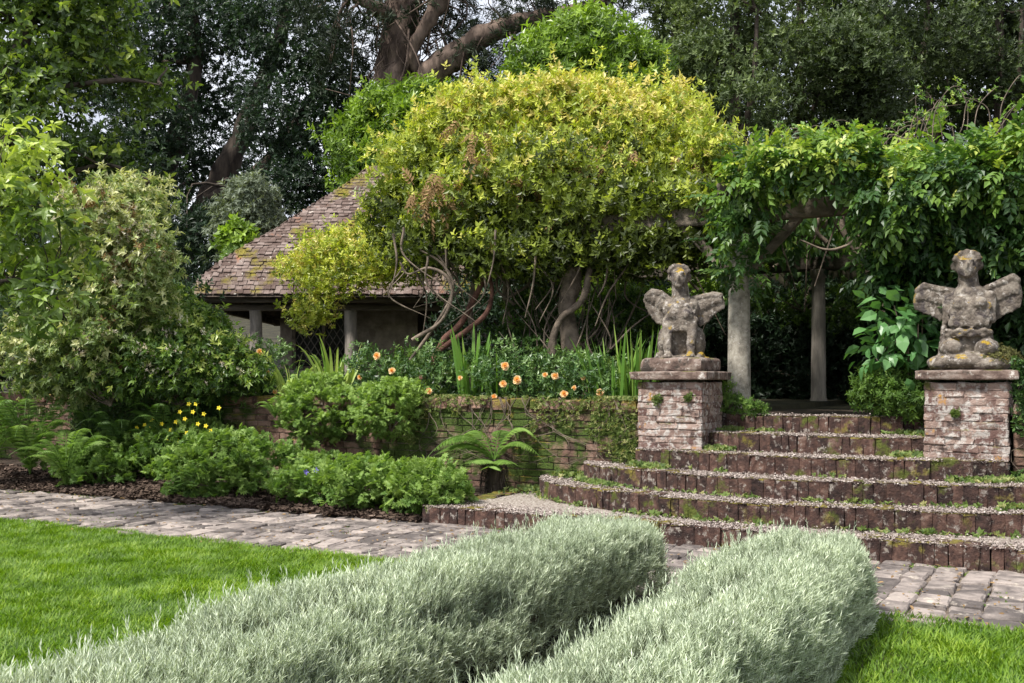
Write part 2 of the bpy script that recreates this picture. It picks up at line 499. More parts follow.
M['gravel'] = rockmat('gravel', [(.3, (.16, .12, .10)), (.5, (.34, .29, .25)), (.7, (.52, .47, .42))], 45, 0, moss=((.13, .18, .03), 2.4, .66, 0), bump=1, bscale=70)
M['timber'] = rockmat('timber', [(.3, (.055, .045, .035)), (.7, (.17, .14, .11))], 3, .4, moss=((.10, .13, .03), 3, .74, .2), bump=.8, bscale=18, streak=(.3, 2, 2))
M['post'] = rockmat('post', [(.3, (.17, .15, .13)), (.7, (.34, .30, .26))], 5, .4, bump=.7, bscale=25, streak=(2, 2, .4))
M['roof_tile'] = rockmat('roof_tile', [(.1, (.09, .06, .05)), (.45, (.125, .088, .075)), (.8, (.22, .17, .15))], 3, .35,
    lichen=[((.50, .45, .40), 9, .63, .06), ((.30, .14, .08), 2.0, .60, .1)], moss=((.17, .14, .025), 1.3, .58, .06), bump=.8, bscale=22)
M['plaster'] = rockmat('plaster', [(.3, (.16, .13, .10)), (.7, (.30, .26, .21))], 5, bump=.4, bscale=30)
M['dark_glass'] = rockmat('dark_glass', [(.3, (.012, .012, .012)), (.7, (.03, .03, .03))], 3, rough=.15, bump=0.02)
M['lead'] = rockmat('lead', [(.3, (.10, .09, .08)), (.7, (.17, .155, .14))], 3, rough=.7, bump=.2)
M['rill'] = rockmat('rill', [(.3, (.10, .09, .015)), (.7, (.25, .21, .04))], 8, rough=.35, bump=.3)

GM = np.array([[CA, SA, 0], [-SA, CA, 0], [0, 0, 1]])

def structure(o):
    o['kind'] = 'structure'; return o

# ---------------------------------------------------------------- ground, lawn, path, bed
STEP_U = -2.05
PL, PR = -3.36, -0.74            # pedestal centres along u
def gh(u, v, y):
    if v < 9.49: z = -0.03
    elif PL + .3 < u < PR - .3 and v < 10.05: z = 0.45
    elif PL + .3 < u < PR - .3: z = 0.93
    else: z = 1.0
    if y > 24: z += 0.12 * (y - 24)
    return z
us = np.concatenate([np.linspace(-90, -14, 24), np.linspace(-12, -3.3, 16), [PL + .29, PL + .31], np.linspace(-2.8, -1.3, 4), [PR - .31, PR - .29], np.linspace(0, 12, 12), np.linspace(16, 90, 20)])
vs = np.concatenate([np.linspace(-30, 7, 12), [9.48, 9.5, 10.04, 10.06], np.linspace(11, 30, 14), np.linspace(34, 180, 22)])
P = np.array([[G(u, v, gh(u, v, -SA * u + CA * v)) for v in vs] for u in us])
mb = MB(); sheet(mb, P); structure(mb.build('ground', M['earth']))

mb = MB()
for (u0, u1) in ((-22, -2.9), (-.58, 9)):
    U = np.linspace(u0, u1, 90); V_ = np.linspace(0.2 if u0 < -3 else 0.2, 5.78, 40)
    P = np.array([[G(u, v, 0) for v in V_] for u in U])
    P[..., 2] = .012 + .02 * (fnoise(P.reshape(-1, 3), 1.2, 5).reshape(P.shape[:2]) - .5)
    sheet(mb, P)
structure(mb.build('lawn', M['lawn'], smooth=True))
mb = MB()
P = np.array([[G(u, v, -.004) for v in np.linspace(-1, 5.8, 8)] for u in (-2.95, -1.9, -.55)]); sheet(mb, P)
structure(mb.build('hedge_bed', M['soil']))
mb = MB()
P = np.array([[G(u, v, .004) for v in np.linspace(-1, 5.8, 8)] for u in (-1.86, -1.66)]); sheet(mb, P)
structure(mb.build('mossy_channel', M['rill']))

# grass blades, thick enough to cover the lawn where it is seen
blade = (np.array([(-.06, 0, 0), (.06, 0, 0), (-.045, .55, -.05), (.045, .55, -.05), (0, 1, -.28)]), np.array([(0, 1, 3), (0, 3, 2), (2, 3, 4)]))
def grass(n, u0, u1, v0, v1, keep):
    U = rng.uniform(u0, u1, n); V_ = v1 - (v1 - v0) * rng.uniform(0, 1, n)
    V_ += .03 * np.sin(U * 6) * (V_ > v1 - .1)
    Pw = np.stack([CA * U + SA * V_, -SA * U + CA * V_, np.full(n, .0)], -1)
    k = keep(Pw); Pw = Pw[k]; n = len(Pw)
    a = rng.uniform(0, 2 * math.pi, n)
    Y = np.stack([np.cos(a) * .5, np.sin(a) * .5, rng.uniform(.6, 1.3, n)], -1)
    nz = fnoise(Pw @ rot('z', .5), 2.2, 11)
    Q_ = Pw @ rot('z', .7); Y[:, :2] += (np.stack([fnoise(Q_, 7, 3), fnoise(Q_, 7, 4)], -1) - .5) * 1.1
    Z = np.stack([np.cos(a), np.sin(a), np.full(n, .4)], -1) * -1
    return Pw, Y, Z, rng.uniform(.035, .075, n) * (.75 + .5 * nz), np.clip(rng.normal(.45, .22, n) + (nz - .5) * .7 + (fnoise(Q_, 14, 8) - .5) * .5, 0, 1)
def infront(Pw):
    px = 512 + 1000 * Pw[:, 0] / Pw[:, 1]
    return (Pw[:, 1] > 2.2) & (px > -60) & (px < 1090)
mb = MB()
scatter(mb, blade, *grass(330000, -9, -2.6, .8, 5.84, infront))
scatter(mb, blade, *grass(110000, -.95, 2.9, 2.0, 5.84, infront))
tag(mb.build('lawn_grass', M['grass']), 'short bright green lawn grass', kind='stuff')

mb = MB()
P = np.array([[G(u, v, -.006) for v in (5.74, 6.2, 6.7, 7.2, 7.6)] for u in np.linspace(-24, 8, 60)]); sheet(mb, P)
path = structure(mb.build('path', M['joint']))
mb = MB()
u = -24.0
while u < 7:
    wd = rng.uniform(.16, .23); v = 5.78 + rng.uniform(-.05, .05)
    sk = rng.normal(0, .02)
    while v < 7.5:
        ln = rng.uniform(.10, .30)
        top = rng.normal(.018, .006)
        a = rng.normal(0, .035); tx, ty = rng.normal(0, .03, 2)
        Mx = GM @ rot('z', a + sk) @ rot('x', tx) @ rot('y', ty)
        block(mb, G(u + wd / 2 + rng.normal(0, .006), v + ln / 2, top - .04), (wd - rng.uniform(.006, .016), ln - rng.uniform(.006, .018), .08), Mx, ch=rng.uniform(.008, .016), jit=.004, t=np.clip(rng.normal(.5, .25), 0, 1))
        v += ln
    u += wd
structure(mb.build('path_setts', M['sett'], path))

# flower bed in front of the wall
U = np.linspace(-22, -5.12, 120); V_ = np.linspace(7.5, 9.34, 14)
P = np.array([[G(u, v + .06 * math.sin(u * 3) * (v < 7.6), .0) for v in V_] for u in U])
P[..., 2] = .012 + .13 * ((V_[None, :] - 7.5) / 1.8) + .05 * (fnoise(P.reshape(-1, 3), 3, 2).reshape(P.shape[:2]) - .4)
mb = MB(); sheet(mb, P); structure(mb.build('flower_bed', M['soil'], smooth=True))
n = 26000
U = rng.uniform(-17, -5.15, n); V_ = 7.45 + 1.3 * rng.uniform(0, 1, n) ** 1.3
Pw = np.stack([CA * U + SA * V_, -SA * U + CA * V_, .03 + .13 * (V_ - 7.5) / 1.8 + rng.uniform(0, .03, n)], -1)
chip = (np.array([(-.3, -.5, 0), (.3, -.4, .05), (.25, .5, -.05), (-.3, .45, .08)]), np.array([(0, 1, 2), (0, 2, 3)]))
mb = MB()
scatter(mb, chip, Pw, rng.normal(0, 1, (n, 3)) * (1, 1, .25), rng.normal(0, .45, (n, 3)) + (0, 0, 1), rng.uniform(.02, .06, n), rng.beta(1.5, 3, n))
tag(mb.build('bark_mulch', M['mulch']), 'dark brown bark mulch', kind='stuff')

# ---------------------------------------------------------------- steps
steps = thing('garden_steps', 'six curved brick steps with gravel treads rising between the two pedestals', 'steps', G(STEP_U, 8.4, 0))
RISE = .16
def curve(i, n=120):
    if i == 1: return np.array([(u, 7.55) for u in np.linspace(-5.12, 2.2, n)])
    if i == 2: a, b, c, lim = 2.68, 1.35, 9.3, 1.0
    if i == 3: a, b, c, lim = 2.22, .95, 9.3, 1.0
    if i == 4: a, b, c, lim = 1.75, .50, 9.3, .93
    if i == 5: a, b, c, lim = 1.5, .42, 9.72, .66
    if i == 6: a, b, c, lim = 1.9, .32, 10.22, .55
    th = np.linspace(-math.asin(lim), math.asin(lim), n)
    return np.array([(STEP_U + a * math.sin(q), c - b * math.cos(q)) for q in th])
for i in range(1, 7):
    C_ = curve(i, 200); seg = np.linalg.norm(np.diff(C_, axis=0), axis=1); s = np.concatenate([[0], np.cumsum(seg)])
    mb = MB(); z1 = RISE * i
    def run(pathpts, s, z1=z1, mb=mb):
        x = 0.0
        while x < s[-1] - .03:
            wd = rng.uniform(.07, .115)
            q = x + wd / 2
            cu = np.interp(q, s, pathpts[:, 0]); cv = np.interp(q, s, pathpts[:, 1])
            e = .03; du = np.interp(q + e, s, pathpts[:, 0]) - np.interp(q - e, s, pathpts[:, 0]); dv = np.interp(q + e, s, pathpts[:, 1]) - np.interp(q - e, s, pathpts[:, 1])
            a = math.atan2(dv, du)
            Mx = GM @ rot('z', a) @ rot('x', rng.normal(0, .02)) @ rot('y', rng.normal(0, .010))
            nv = np.array([-math.sin(a), math.cos(a)])
            dep = .22
            sag = .008 * math.sin(x * 3 + z1 * 9)
            c = G(cu + nv[0] * (dep / 2 + rng.normal(0, .006)), cv + nv[1] * (dep / 2 + rng.normal(0, .006)), z1 - .085 + sag + rng.normal(0, .004))
            block(mb, c, (wd - .0008, dep, .17), Mx, ch=rng.uniform(.002, .007), jit=.005, t=np.clip(rng.normal(.5, .28), 0, 1))
            x += wd
    run(C_, s)
    if i == 1:
        for (ux, va, vb) in ((-5.12, 9.28, 7.78),):
            pp = np.array([(ux, va), (ux, (va + vb) / 2), (ux, vb)]); run(pp, np.array([0, (va - vb) / 2, va - vb]))
    st = mb.build('step', M['step_brick'], steps)
    # tread behind the bricks
    vb = {1: 9.32, 2: 9.33, 3: 9.33, 4: 9.9, 5: 10.4, 6: 12.5}[i]
    inner = C_ + np.array([0, .12])
    mbt = MB(); rows = []
    for (cu, cv) in inner[::4]:
        cv = min(cv, vb - .02)
        rows.append([G(cu, cv + (vb - cv) * k / 8, z1 - .012) for k in range(9)])
    P = np.array(rows); P[..., 2] += .016 * (fnoise(P.reshape(-1, 3), 9, i).reshape(P.shape[:2]) - .35)
    sheet(mbt, P)
    mbt.build('tread', M['gravel'] if i < 6 else M['soil'], st)  # top tread coloured dark so the hollow floor looks shaded
    # grit and fallen petals
    n = int(13000 * s[-1] / 5) if i < 6 else 2500
    q = rng.uniform(0, s[-1], n); off = np.abs(rng.normal(.09, .20, n)) - .004
    cu = np.interp(q, s, C_[:, 0]); cv = np.interp(q, s, C_[:, 1]) + off
    k = cv < vb; cu, cv = cu[k], cv[k]; n = len(cu)
    Pw = np.stack([CA * cu + SA * cv, -SA * cu + CA * cv, z1 + rng.uniform(-.004, .012, n)], -1)
    mbl = MB()
    scatter(mbl, chip, Pw, rng.normal(0, 1, (n, 3)) * (1, 1, .3), rng.normal(0, .4, (n, 3)) + (0, 0, 1), rng.uniform(.008, .02, n), rng.beta(2.2, 2.4, n))
    g = mbl.build('grit', M['petal_litter'], st); g['kind'] = 'stuff'

# weeds in the joints of the steps
tp_weed = spray(5, .7, .6, .35, 5, .2)
mb = MB()
def weedline(C_, z, n, th, spread=.05, seed=0, front=False):
    seg = np.linalg.norm(np.diff(C_, axis=0), axis=1); s = np.concatenate([[0], np.cumsum(seg)])
    q = rng.uniform(0, s[-1], n)
    cu = np.interp(q, s, C_[:, 0]); cv = np.interp(q, s, C_[:, 1]) - np.abs(rng.normal(0, spread, n)) - .01
    Pw = np.stack([CA * cu + SA * cv, -SA * cu + CA * cv, np.full(n, z)], -1)
    k = fnoise(Pw, 1.8, 31 + seed) > th
    Pw = Pw[k]; n = len(Pw)
    Y = rng.normal(0, .5, (n, 3)) + (-SA * .5, -CA * .5, .9)
    scatter(mb, tp_weed, Pw + rng.uniform(0, .012, (n, 3)), Y, rng.normal(0, .4, (n, 3)) + (0, 0, 1), rng.uniform(.012, .055, n) * rng.uniform(.4, 1.5, n), np.clip(rng.normal(.5, .25, n), 0, 1))
for i in range(2, 7):
    weedline(curve(i), RISE * (i - 1), 420, .46, .06, i)
for i, (th) in ((3, .5), (4, .46), (5, .45), (6, .45)):       # thicker at the ends
    C_ = curve(i); k = np.abs(C_[:, 0] - STEP_U) > np.abs(C_[:, 0] - STEP_U).max() * .72
    for side in (C_[:, 0] < STEP_U, C_[:, 0] > STEP_U):
        weedline(C_[k & side], RISE * (i - 1), 520, .36, .10, 40 + i)
weedline(np.array([(-3.7, 9.2), (-3.0, 9.2)]), .49, 420, .3, .12)
weedline(np.array([(-1.1, 9.2), (-.3, 9.2)]), .49, 420, .3, .12)
weedline(np.array([(-5.0, 9.28), (-3.7, 9.28)]), .18, 600, .42, .2)
weedline(np.array([(-4.6, 9.27), (-3.7, 9.27)]), .34, 700, .3, .1)
tag(mb.build('step_weeds', M['weed']), 'small weeds in the joints of the steps', kind='stuff')

# ---------------------------------------------------------------- brick walls
def brickwork(mb, u0, u1, v, z0, z1, ch=.008, depth=.1, seed=0, top=None, lean=0):
    z = z0; row = 0
    while z < z1 - .03:
        h = .074; x = u0 - (0 if row % 2 else .11)
        while x < u1:
            ln = rng.uniform(.20, .235); a0, a1 = max(x, u0), min(x + ln, u1)
            if a1 - a0 > .04:
                block(mb, G((a0 + a1) / 2, v + depth / 2 + rng.normal(0, .004), z + h / 2), (a1 - a0 - .006, depth, h - .006), GM @ rot('z', rng.normal(0, .015)) @ rot('y', rng.normal(0, .012)), ch=rng.uniform(.003, .009), jit=.003, t=np.clip(rng.normal(.5, .28), 0, 1))
            x += ln
        z += h; row += 1
def wall(u0, u1, label, z1=1.0):
    t = thing('garden_wall', label, 'wall', G((u0 + u1) / 2, 9.45, 0))
    mb = MB(); brickwork(mb, u0, u1, 9.3, 0, z1); mb.build('brickwork', M['wall_brick'], t)
    mb = MB(); block(mb, G((u0 + u1) / 2, 9.475, z1 / 2), (u1 - u0 - .01, .31, z1), GM); mb.build('core', M['mortar'], t)
    mb = MB(); x = u0
    while x < u1:                                          # coping of bricks on edge
        wd = rng.uniform(.11, .26)
        block(mb, G(x + wd / 2, 9.45, z1 + .055 + rng.normal(0, .008)), (wd - .012, .36, .11), GM @ rot('z', rng.normal(0, .02)), ch=rng.uniform(.01, .02), jit=.005, t=np.clip(rng.normal(.55, .28), 0, 1)); x += wd
    mb.build('coping', M['coping_brick'], t)
    return t
wall(-22, -3.70, 'long low mossy brick retaining wall behind the flower bed')
wall(-.39, 4.5, 'short brick retaining wall right of the right pedestal')

# ---------------------------------------------------------------- pedestals
def pedestal(uc, label, capw, second):
    v0, wd = 9.2, .65
    t = thing('brick_pedestal', label, 'pedestal', G(uc, v0 + wd / 2, .3))
    mb = MB(); u0, u1 = uc - wd / 2, uc + wd / 2
    z, row = .3, 0
    while z < 1.285:
        h = .066
        for side in range(4):
            x = -(0 if row % 2 else .11)
            while x < wd:
                ln = rng.uniform(.15, .22); a0, a1 = max(x, 0), min(x + ln, wd)
                if a1 - a0 > .035:
                    m_ = (a0 + a1) / 2 - wd / 2; q = rot('z', side * math.pi / 2)
                    lo = q @ np.array([m_, -wd / 2 + .05 + rng.normal(0, .004), 0])
                    c = G(uc + lo[0], v0 + wd / 2 + lo[1], z + h / 2)
                    block(mb, c, (a1 - a0 - .004, .1, h - .004), GM @ q @ rot('z', rng.normal(0, .012)), ch=rng.uniform(.004, .011), jit=.004, t=np.clip(rng.normal(.5, .28), 0, 1))
                x += ln
        z += h; row += 1
    mb.build('brickwork', M['pedestal_brick'], t)
    mb = MB(); block(mb, G(uc, v0 + wd / 2, .79), (wd - .012, wd - .012, .98), GM); mb.build('core', M['pedestal_brick'], t)
    def slab(name, w2, z0, z1, seed, chs=.02):
        mb = MB()
        # subdivided slab with worn edges
        n = 14; g = np.linspace(-1, 1, n); pts = []
        for (ax, sg) in ((0, -1), (0, 1), (1, -1), (1, 1), (2, -1), (2, 1)):
            A, B = np.meshgrid(g, g, indexing='ij'); q = np.full_like(A, sg)
            c = [None] * 3; o = [k for k in range(3) if k != ax]; c[ax] = q; c[o[0]] = A; c[o[1]] = B
            Pq = np.stack(c, -1) * np.array([w2 / 2, w2 / 2, (z1 - z0) / 2])
            lim = np.array([w2 / 2, w2 / 2, (z1 - z0) / 2]); cc = np.clip(Pq, -(lim - chs), lim - chs); d = Pq - cc; ln = np.linalg.norm(d, axis=-1, keepdims=True)
            Pq = cc + d / np.maximum(ln, 1e-6) * np.minimum(ln, chs)
            W = Pq @ GM.T + G(uc, v0 + wd / 2, (z0 + z1) / 2)
            W = W + ((fnoise(W.reshape(-1, 3), 9, seed) - .5).reshape(n, n, 1) * .055) * nrm(Pq @ GM.T)
            sheet(mb, W if (sg > 0) != (ax == 1) else W[::-1])
        return mb.build(name, M['cap_stone'], t, smooth=True)
    slab('cap', capw, 1.31, 1.395, 3 + second)
    if second: slab('plinth', .64, 1.375, 1.53, 9, .05)
    return t
pedestal(PL, 'brick pedestal with lichen left of the steps, its stone cap carrying a second block', .80, 1)
pedestal(PR, 'brick pedestal with lichen right of the steps under a single cap slab', .80, 0)

# ---------------------------------------------------------------- statues
def ball(mb, c, r, M3=None, nu=20, nv=14, t=.5):
    th = np.linspace(0, math.pi, nv); ph = np.arange(nu) * 2 * math.pi / nu
    V = np.array([[(math.sin(a) * math.cos(b), math.sin(a) * math.sin(b), math.cos(a)) for b in ph] for a in th]) * np.asarray(r)
    V = V.reshape(-1, 3)
    if M3 is not None: V = V @ M3.T
    V = V + np.asarray(c)
    I = np.arange(nu * nv).reshape(nv, nu); J = np.roll(I, -1, 1)
    mb.add(V, [np.stack([I[:-1], I[1:], J[1:], J[:-1]], -1).reshape(-1, 4)], t)
def capsule(mb, a, b, ra, rb):
    a = np.array(a, float); b = np.array(b, float)
    for k in np.linspace(0, 1, 9): ball(mb, a + (b - a) * k, [ra + (rb - ra) * k] * 3, nu=14, nv=10)
def melt(mb, name, m, parent, voxel=.013, wear=.02, seed=1, S=1.0, yaw=0, offset=(0, 0, 0)):
    wear *= .42
    o = mb.build('tmp', m)
    o.location = (0, 0, 0)
    me = o.data
    n = len(me.vertices); co = np.empty(n * 3, np.float32); me.vertices.foreach_get('co', co)
    co = co.reshape(-1, 3) + np.array(o['_org'], np.float32); me.vertices.foreach_set('co', co.ravel())
    r = o.modifiers.new('r', 'REMESH'); r.mode = 'VOXEL'; r.voxel_size = voxel
    s = o.modifiers.new('s', 'SMOOTH'); s.iterations = 3; s.factor = .5
    dg = bpy.context.evaluated_depsgraph_get(); dg.update()
    me2 = bpy.data.meshes.new_from_object(o.evaluated_get(dg))
    bpy.data.objects.remove(o)
    n = len(me2.vertices); co = np.empty(n * 3, np.float32); me2.vertices.foreach_get('co', co); co = co.reshape(-1, 3)
    no = np.empty(n * 3, np.float32); me2.vertices.foreach_get('normal', no); no = no.reshape(-1, 3)
    d = (fnoise(co, 14, seed, 3) - .5) * wear * 2 + (fnoise(co, 45, seed + 5, 2) - .5) * wear * .9
    pit = np.clip(vnoise(co, 30, seed + 9) - .72, 0, 1) * -wear * 2.5
    co = (co + no * (d + pit)[:, None]) * S
    co = co @ (GM @ rot('z', yaw)).T.astype(np.float32) + np.array(offset, np.float32)
    me2.vertices.foreach_set('co', co.astype(np.float32).ravel()); me2.update()
    me2.polygons.foreach_set('use_smooth', np.ones(len(me2.polygons), bool))
    me2.name = name; me2.materials.clear(); me2.materials.append(m)
    ob = bpy.data.objects.new(name, me2); sc.collection.objects.link(ob); ob.parent = parent
    return ob

def head(mb, hx, hz, rx=.095):
    ball(mb, (hx, 0, hz), (rx, .105, .115))                      # skull with close hair
    ball(mb, (hx, -.045, hz - .045), (rx * .8, .08, .085))       # face
    ball(mb, (hx, -.095, hz - .105), (.034, .03, .026))          # chin
    ball(mb, (hx, -.128, hz - .03), (.016, .022, .034))          # nose
    for s in (-1, 1):
        ball(mb, (hx + s * .036, -.105, hz - .005), (.022, .014, .012))     # eye
        ball(mb, (hx + s * .032, -.112, hz + .022), (.03, .016, .01))       # brow
        ball(mb, (hx + s * (rx + .004), .005, hz - .02), (.02, .035, .04))  # hair over the ear
    ball(mb, (hx, -.118, hz - .075), (.026, .014, .009))         # mouth
    for k in range(7):                                           # rolled hair round the brow
        a = math.pi * k / 6; ball(mb, (hx + math.cos(a) * rx * .92, -.055, hz + .035 + math.sin(a) * .06), (.028, .035, .026))
def wing(mb, arm, low, n, y0=.05):
    """a carved wing: a thick leading edge and n overlapping feathers hanging from it to the scalloped lower edge"""
    arm = np.array([(x, y0, z) for x, z in arm]); low = np.array([(x, y0 + .01, z) for x, z in low])
    def along(P, f):
        d = np.concatenate([[0], np.cumsum(np.linalg.norm(np.diff(P, axis=0), axis=1))]); q = f * d[-1]
        return np.array([np.interp(q, d, P[:, k]) for k in range(3)])
    for k in range(len(arm) - 1): capsule(mb, arm[k], arm[k + 1], .034, .031)
    for f in np.linspace(0, 1, n):
        p, q = along(arm, f), along(low, f); d = q - p; L_ = np.linalg.norm(d); ang = math.atan2(-d[0], -d[2])
        c = (p + q) / 2 + (0, .012 * (int(round(f * (n - 1))) % 2) + .012, 0)
        ball(mb, c, (.034, .020, L_ * .55), rot('y', ang))
    for f in np.linspace(.04, .96, n):
        p, q = along(arm, f), along(low, f); d = q - p; L_ = np.linalg.norm(d); ang = math.atan2(-d[0], -d[2])
        ball(mb, p + d * .30 + (0, -.012, 0), (.027, .017, L_ * .24), rot('y', ang))
    c = (arm.mean(0) + low.mean(0)) / 2
    # web behind the feathers
    V = np.concatenate([arm, low[::-1]]); m_ = len(V); F = V - (0, .006, 0); Bk = V + (0, .026, 0)
    mb.add(np.concatenate([F, Bk]), [np.arange(m_)[None, ::-1], np.arange(m_)[None, :] + m_, np.array([(i, (i + 1) % m_, (i + 1) % m_ + m_, i + m_) for i in range(m_)])])

SL = G(PL, 9.2 + .325, 1.515)
t = thing('winged_sphinx_statue', 'weathered stone winged sphinx upright on its front paws, on the left pedestal', 'statue', SL)
mb = MB(); head(mb, -.012, .835, .098)
capsule(mb, (-.01, .01, .80), (0, .03, .60), .078, .092)
ball(mb, (0, .03, .54), (.13, .11, .13)); ball(mb, (0, .02, .43), (.165, .13, .17)); ball(mb, (0, .06, .30), (.17, .14, .2)); ball(mb, (0, .10, .18), (.17, .15, .2))
for s in (-1, 1):
    ball(mb, (s * .068, -.095, .44), (.056, .05, .058)); ball(mb, (s * .115, .03, .50), (.07, .08, .11))
    capsule(mb, (s * .13, -.04, .38), (s * .115, -.13, .17), .052, .045); capsule(mb, (s * .115, -.13, .17), (s * .11, -.145, .03), .045, .038)
    ball(mb, (s * .11, -.185, .03), (.048, .075, .035))
    for q in (-1, 0, 1): ball(mb, (s * .11 + q * .028, -.245, .024), (.016, .025, .021))
    ball(mb, (s * .165, .08, .17), (.075, .16, .16)); ball(mb, (s * .20, -.06, .035), (.042, .11, .038))
capsule(mb, (.02, .25, .05), (.18, .30, .04), .03, .02)
ball(mb, (0, .02, .01), (.29, .27, .03))
for row in range(5):                                             # feathered breast
    for k in range(6): q = -.11 + k * .044 + .02 * (row % 2); ball(mb, (q, -.115 + 1.6 * q * q + (.035 if row > 2 else 0), .30 + row * .055), (.026, .018, .036), nu=10, nv=8)
YAW = R(14)
melt(mb, 'body', M['statue_stone'], t, .0105, S=1.0, yaw=YAW)
mb = MB(); wing(mb, [(-.11, .595), (-.20, .665), (-.285, .685), (-.34, .64)], [(-.15, .42), (-.19, .35), (-.25, .37), (-.33, .47), (-.36, .57)][1:], 6); melt(mb, 'wing', M['statue_stone'], t, .0085, .012, 4, 1, YAW)
mb = MB(); wing(mb, [(.11, .60), (.22, .625), (.31, .64), (.385, .63)], [(.19, .33), (.26, .37), (.33, .45), (.41, .50)], 7); melt(mb, 'wing', M['statue_stone'], t, .0085, .012, 6, 1, YAW)

SR = G(PR, 9.2 + .325, 1.395)
t = thing('winged_bust_statue', 'weathered stone winged woman with broad feathered torso on the right pedestal', 'statue', SR)
mb = MB(); head(mb, -.015, .925, .104)
capsule(mb, (-.012, .01, .88), (.0, .03, .70), .080, .090)
ball(mb, (0, .03, .66), (.15, .11, .09)); ball(mb, (0, .03, .56), (.175, .13, .15)); ball(mb, (0, .05, .42), (.18, .14, .18)); ball(mb, (0, .06, .27), (.20, .17, .17))
for s in (-1, 1):
    ball(mb, (s * .08, -.095, .575), (.064, .055, .062)); capsule(mb, (s * .165, .0, .64), (s * .175, -.02, .44), .05, .04)
    ball(mb, (s * .14, -.07, .19), (.10, .15, .085))
capsule(mb, (-.19, -.03, .46), (-.225, -.04, .10), .024, .034)
for k in range(8): ball(mb, (-.165 + k * .046, -.14 + 1.2 * (-.165 + k * .046) ** 2, .30 + .014 * (k % 2)), (.034, .032, .024), nu=12, nv=8)
for k in range(8): ball(mb, (-.165 + k * .046, -.15 + 1.2 * (-.165 + k * .046) ** 2, .345 - .014 * (k % 2)), (.034, .028, .018), nu=12, nv=8)
for row in range(4):
    for k in range(7): q = -.14 + k * .046 + .02 * (row % 2); ball(mb, (q, -.115 + 1.7 * q * q, .40 + row * .05), (.027, .020, .036), nu=10, nv=8)
ball(mb, (-.03, -.01, .07), (.31, .26, .09)); ball(mb, (.12, -.03, .05), (.21, .23, .09)); ball(mb, (-.2, -.05, .05), (.13, .17, .06))
melt(mb, 'body', M['statue_stone'], t, .0105, seed=21, yaw=R(4))
mb = MB(); wing(mb, [(-.13, .69), (-.26, .72), (-.36, .75), (-.415, .71)], [(-.235, .44), (-.31, .49), (-.37, .51), (-.43, .54)], 7); melt(mb, 'wing', M['statue_stone'], t, .0085, .012, 14, 1, R(4))
mb = MB(); wing(mb, [(.13, .70), (.24, .75), (.34, .80), (.375, .77)], [(.22, .44), (.29, .49), (.34, .51), (.39, .54)], 7); melt(mb, 'wing', M['statue_stone'], t, .0085, .012, 16, 1, R(4))

# ---------------------------------------------------------------- summerhouse
HX, HY, HW, ZE, ZP = -2.90, 20.9, 2.98, 2.82, 5.75
t = thing('summerhouse', 'open timber summerhouse with steep mossy stone tiled roof', 'building', (HX, HY, 1.0))
prof = np.array([(0, 1.0), (.15, .90), (.32, .735), (.43, .60), (.65, .37), (.87, .135), (.97, .045), (1, .02)])
hh = np.linspace(0, 1, 200); ww = np.interp(hh, prof[:, 0], prof[:, 1]) * HW; zz = ZE + hh * (ZP - ZE)
sl = np.concatenate([[0], np.cumsum(np.hypot(np.diff(ww), np.diff(zz)))])
mb = MB(); nc = 41
for side in range(4):
    Q = rot('z', side * math.pi / 2)
    for k in range(nc):
        s0 = sl[-1] * k / nc; s1 = sl[-1] * (k + 1.7) / nc
        w0, z0 = np.interp(s0, sl, ww), np.interp(s0, sl, zz); w1, z1 = np.interp(s1, sl, ww), np.interp(s1, sl, zz)
        pitch = math.atan2(z1 - z0, w0 - w1)
        x = -w0 - rng.uniform(0, .1); ln = math.hypot(w0 - w1, z1 - z0)
        while x < w0:
            wd = rng.uniform(.08, .17); a0, a1 = max(x, -w0), min(x + wd, w0)
            if a1 - a0 > .05:
                xm = (a0 + a1) / 2; sq = .5 * (w1 / max(w0, .01) + 1)
                c = np.array([xm * sq, -(w0 + w1) / 2, (z0 + z1) / 2 + .02]) + rng.normal(0, .006, 3)
                block(mb, Q @ c + np.array([HX, HY, 0]), (min(a1 - a0, w0 * 2) - .006, ln, .022), Q @ rot('x', pitch - .14 + rng.normal(0, .012)) @ rot('z', rng.normal(0, .015)), ch=.006, jit=.004, t=np.clip(rng.normal(.5, .3), 0, 1))
            x += wd
rf = mb.build('roof', M['roof_tile'], t)
mb = MB()
for side in range(4):
    Q = rot('z', side * math.pi / 2)
    P = np.array([[Q @ np.array([a * w_, -w_, z_ - .02]) + np.array([HX, HY, 0]) for (w_, z_) in zip(ww[::20], zz[::20])] for a in (-1, 0, 1)])
    sheet(mb, P)
mb.build('roof_boarding', M['dark_bark'], rf)
mb = MB(); lathe(mb, (HX, HY, ZP - .2), [(.26, 0), (.22, .1), (.14, .19), (.05, .23), (.0, .24)], 14); mb.build('roof_cap', M['roof_tile'], rf, smooth=True)
mb = MB()
for (dx, dy, sx, sy) in ((0, -HW + .22, 2 * HW - .3, .12), (0, HW - .22, 2 * HW - .3, .12), (-HW + .22, 0, .12, 2 * HW - .6), (HW - .22, 0, .12, 2 * HW - .6)):
    block(mb, (HX + dx, HY + dy, ZE - .06), (sx, sy, .10), ch=.01)
    block(mb, (HX + dx * .93, HY + dy * .93, ZE - .185), (sx * .95, sy * .95, .12), ch=.01)
mb.build('eaves_beam', M['timber'], t)
YF = HY - HW + .42
for x in (-4.70, -2.96, -1.2):
    mb = MB(); tube(mb, [(x, YF, .98), (x + .01, YF, 1.8), (x, YF, ZE - .24)], [.125, .12, .115], 12, rough=.25, smooth=3); mb.build('post', M['post'], t, smooth=True)
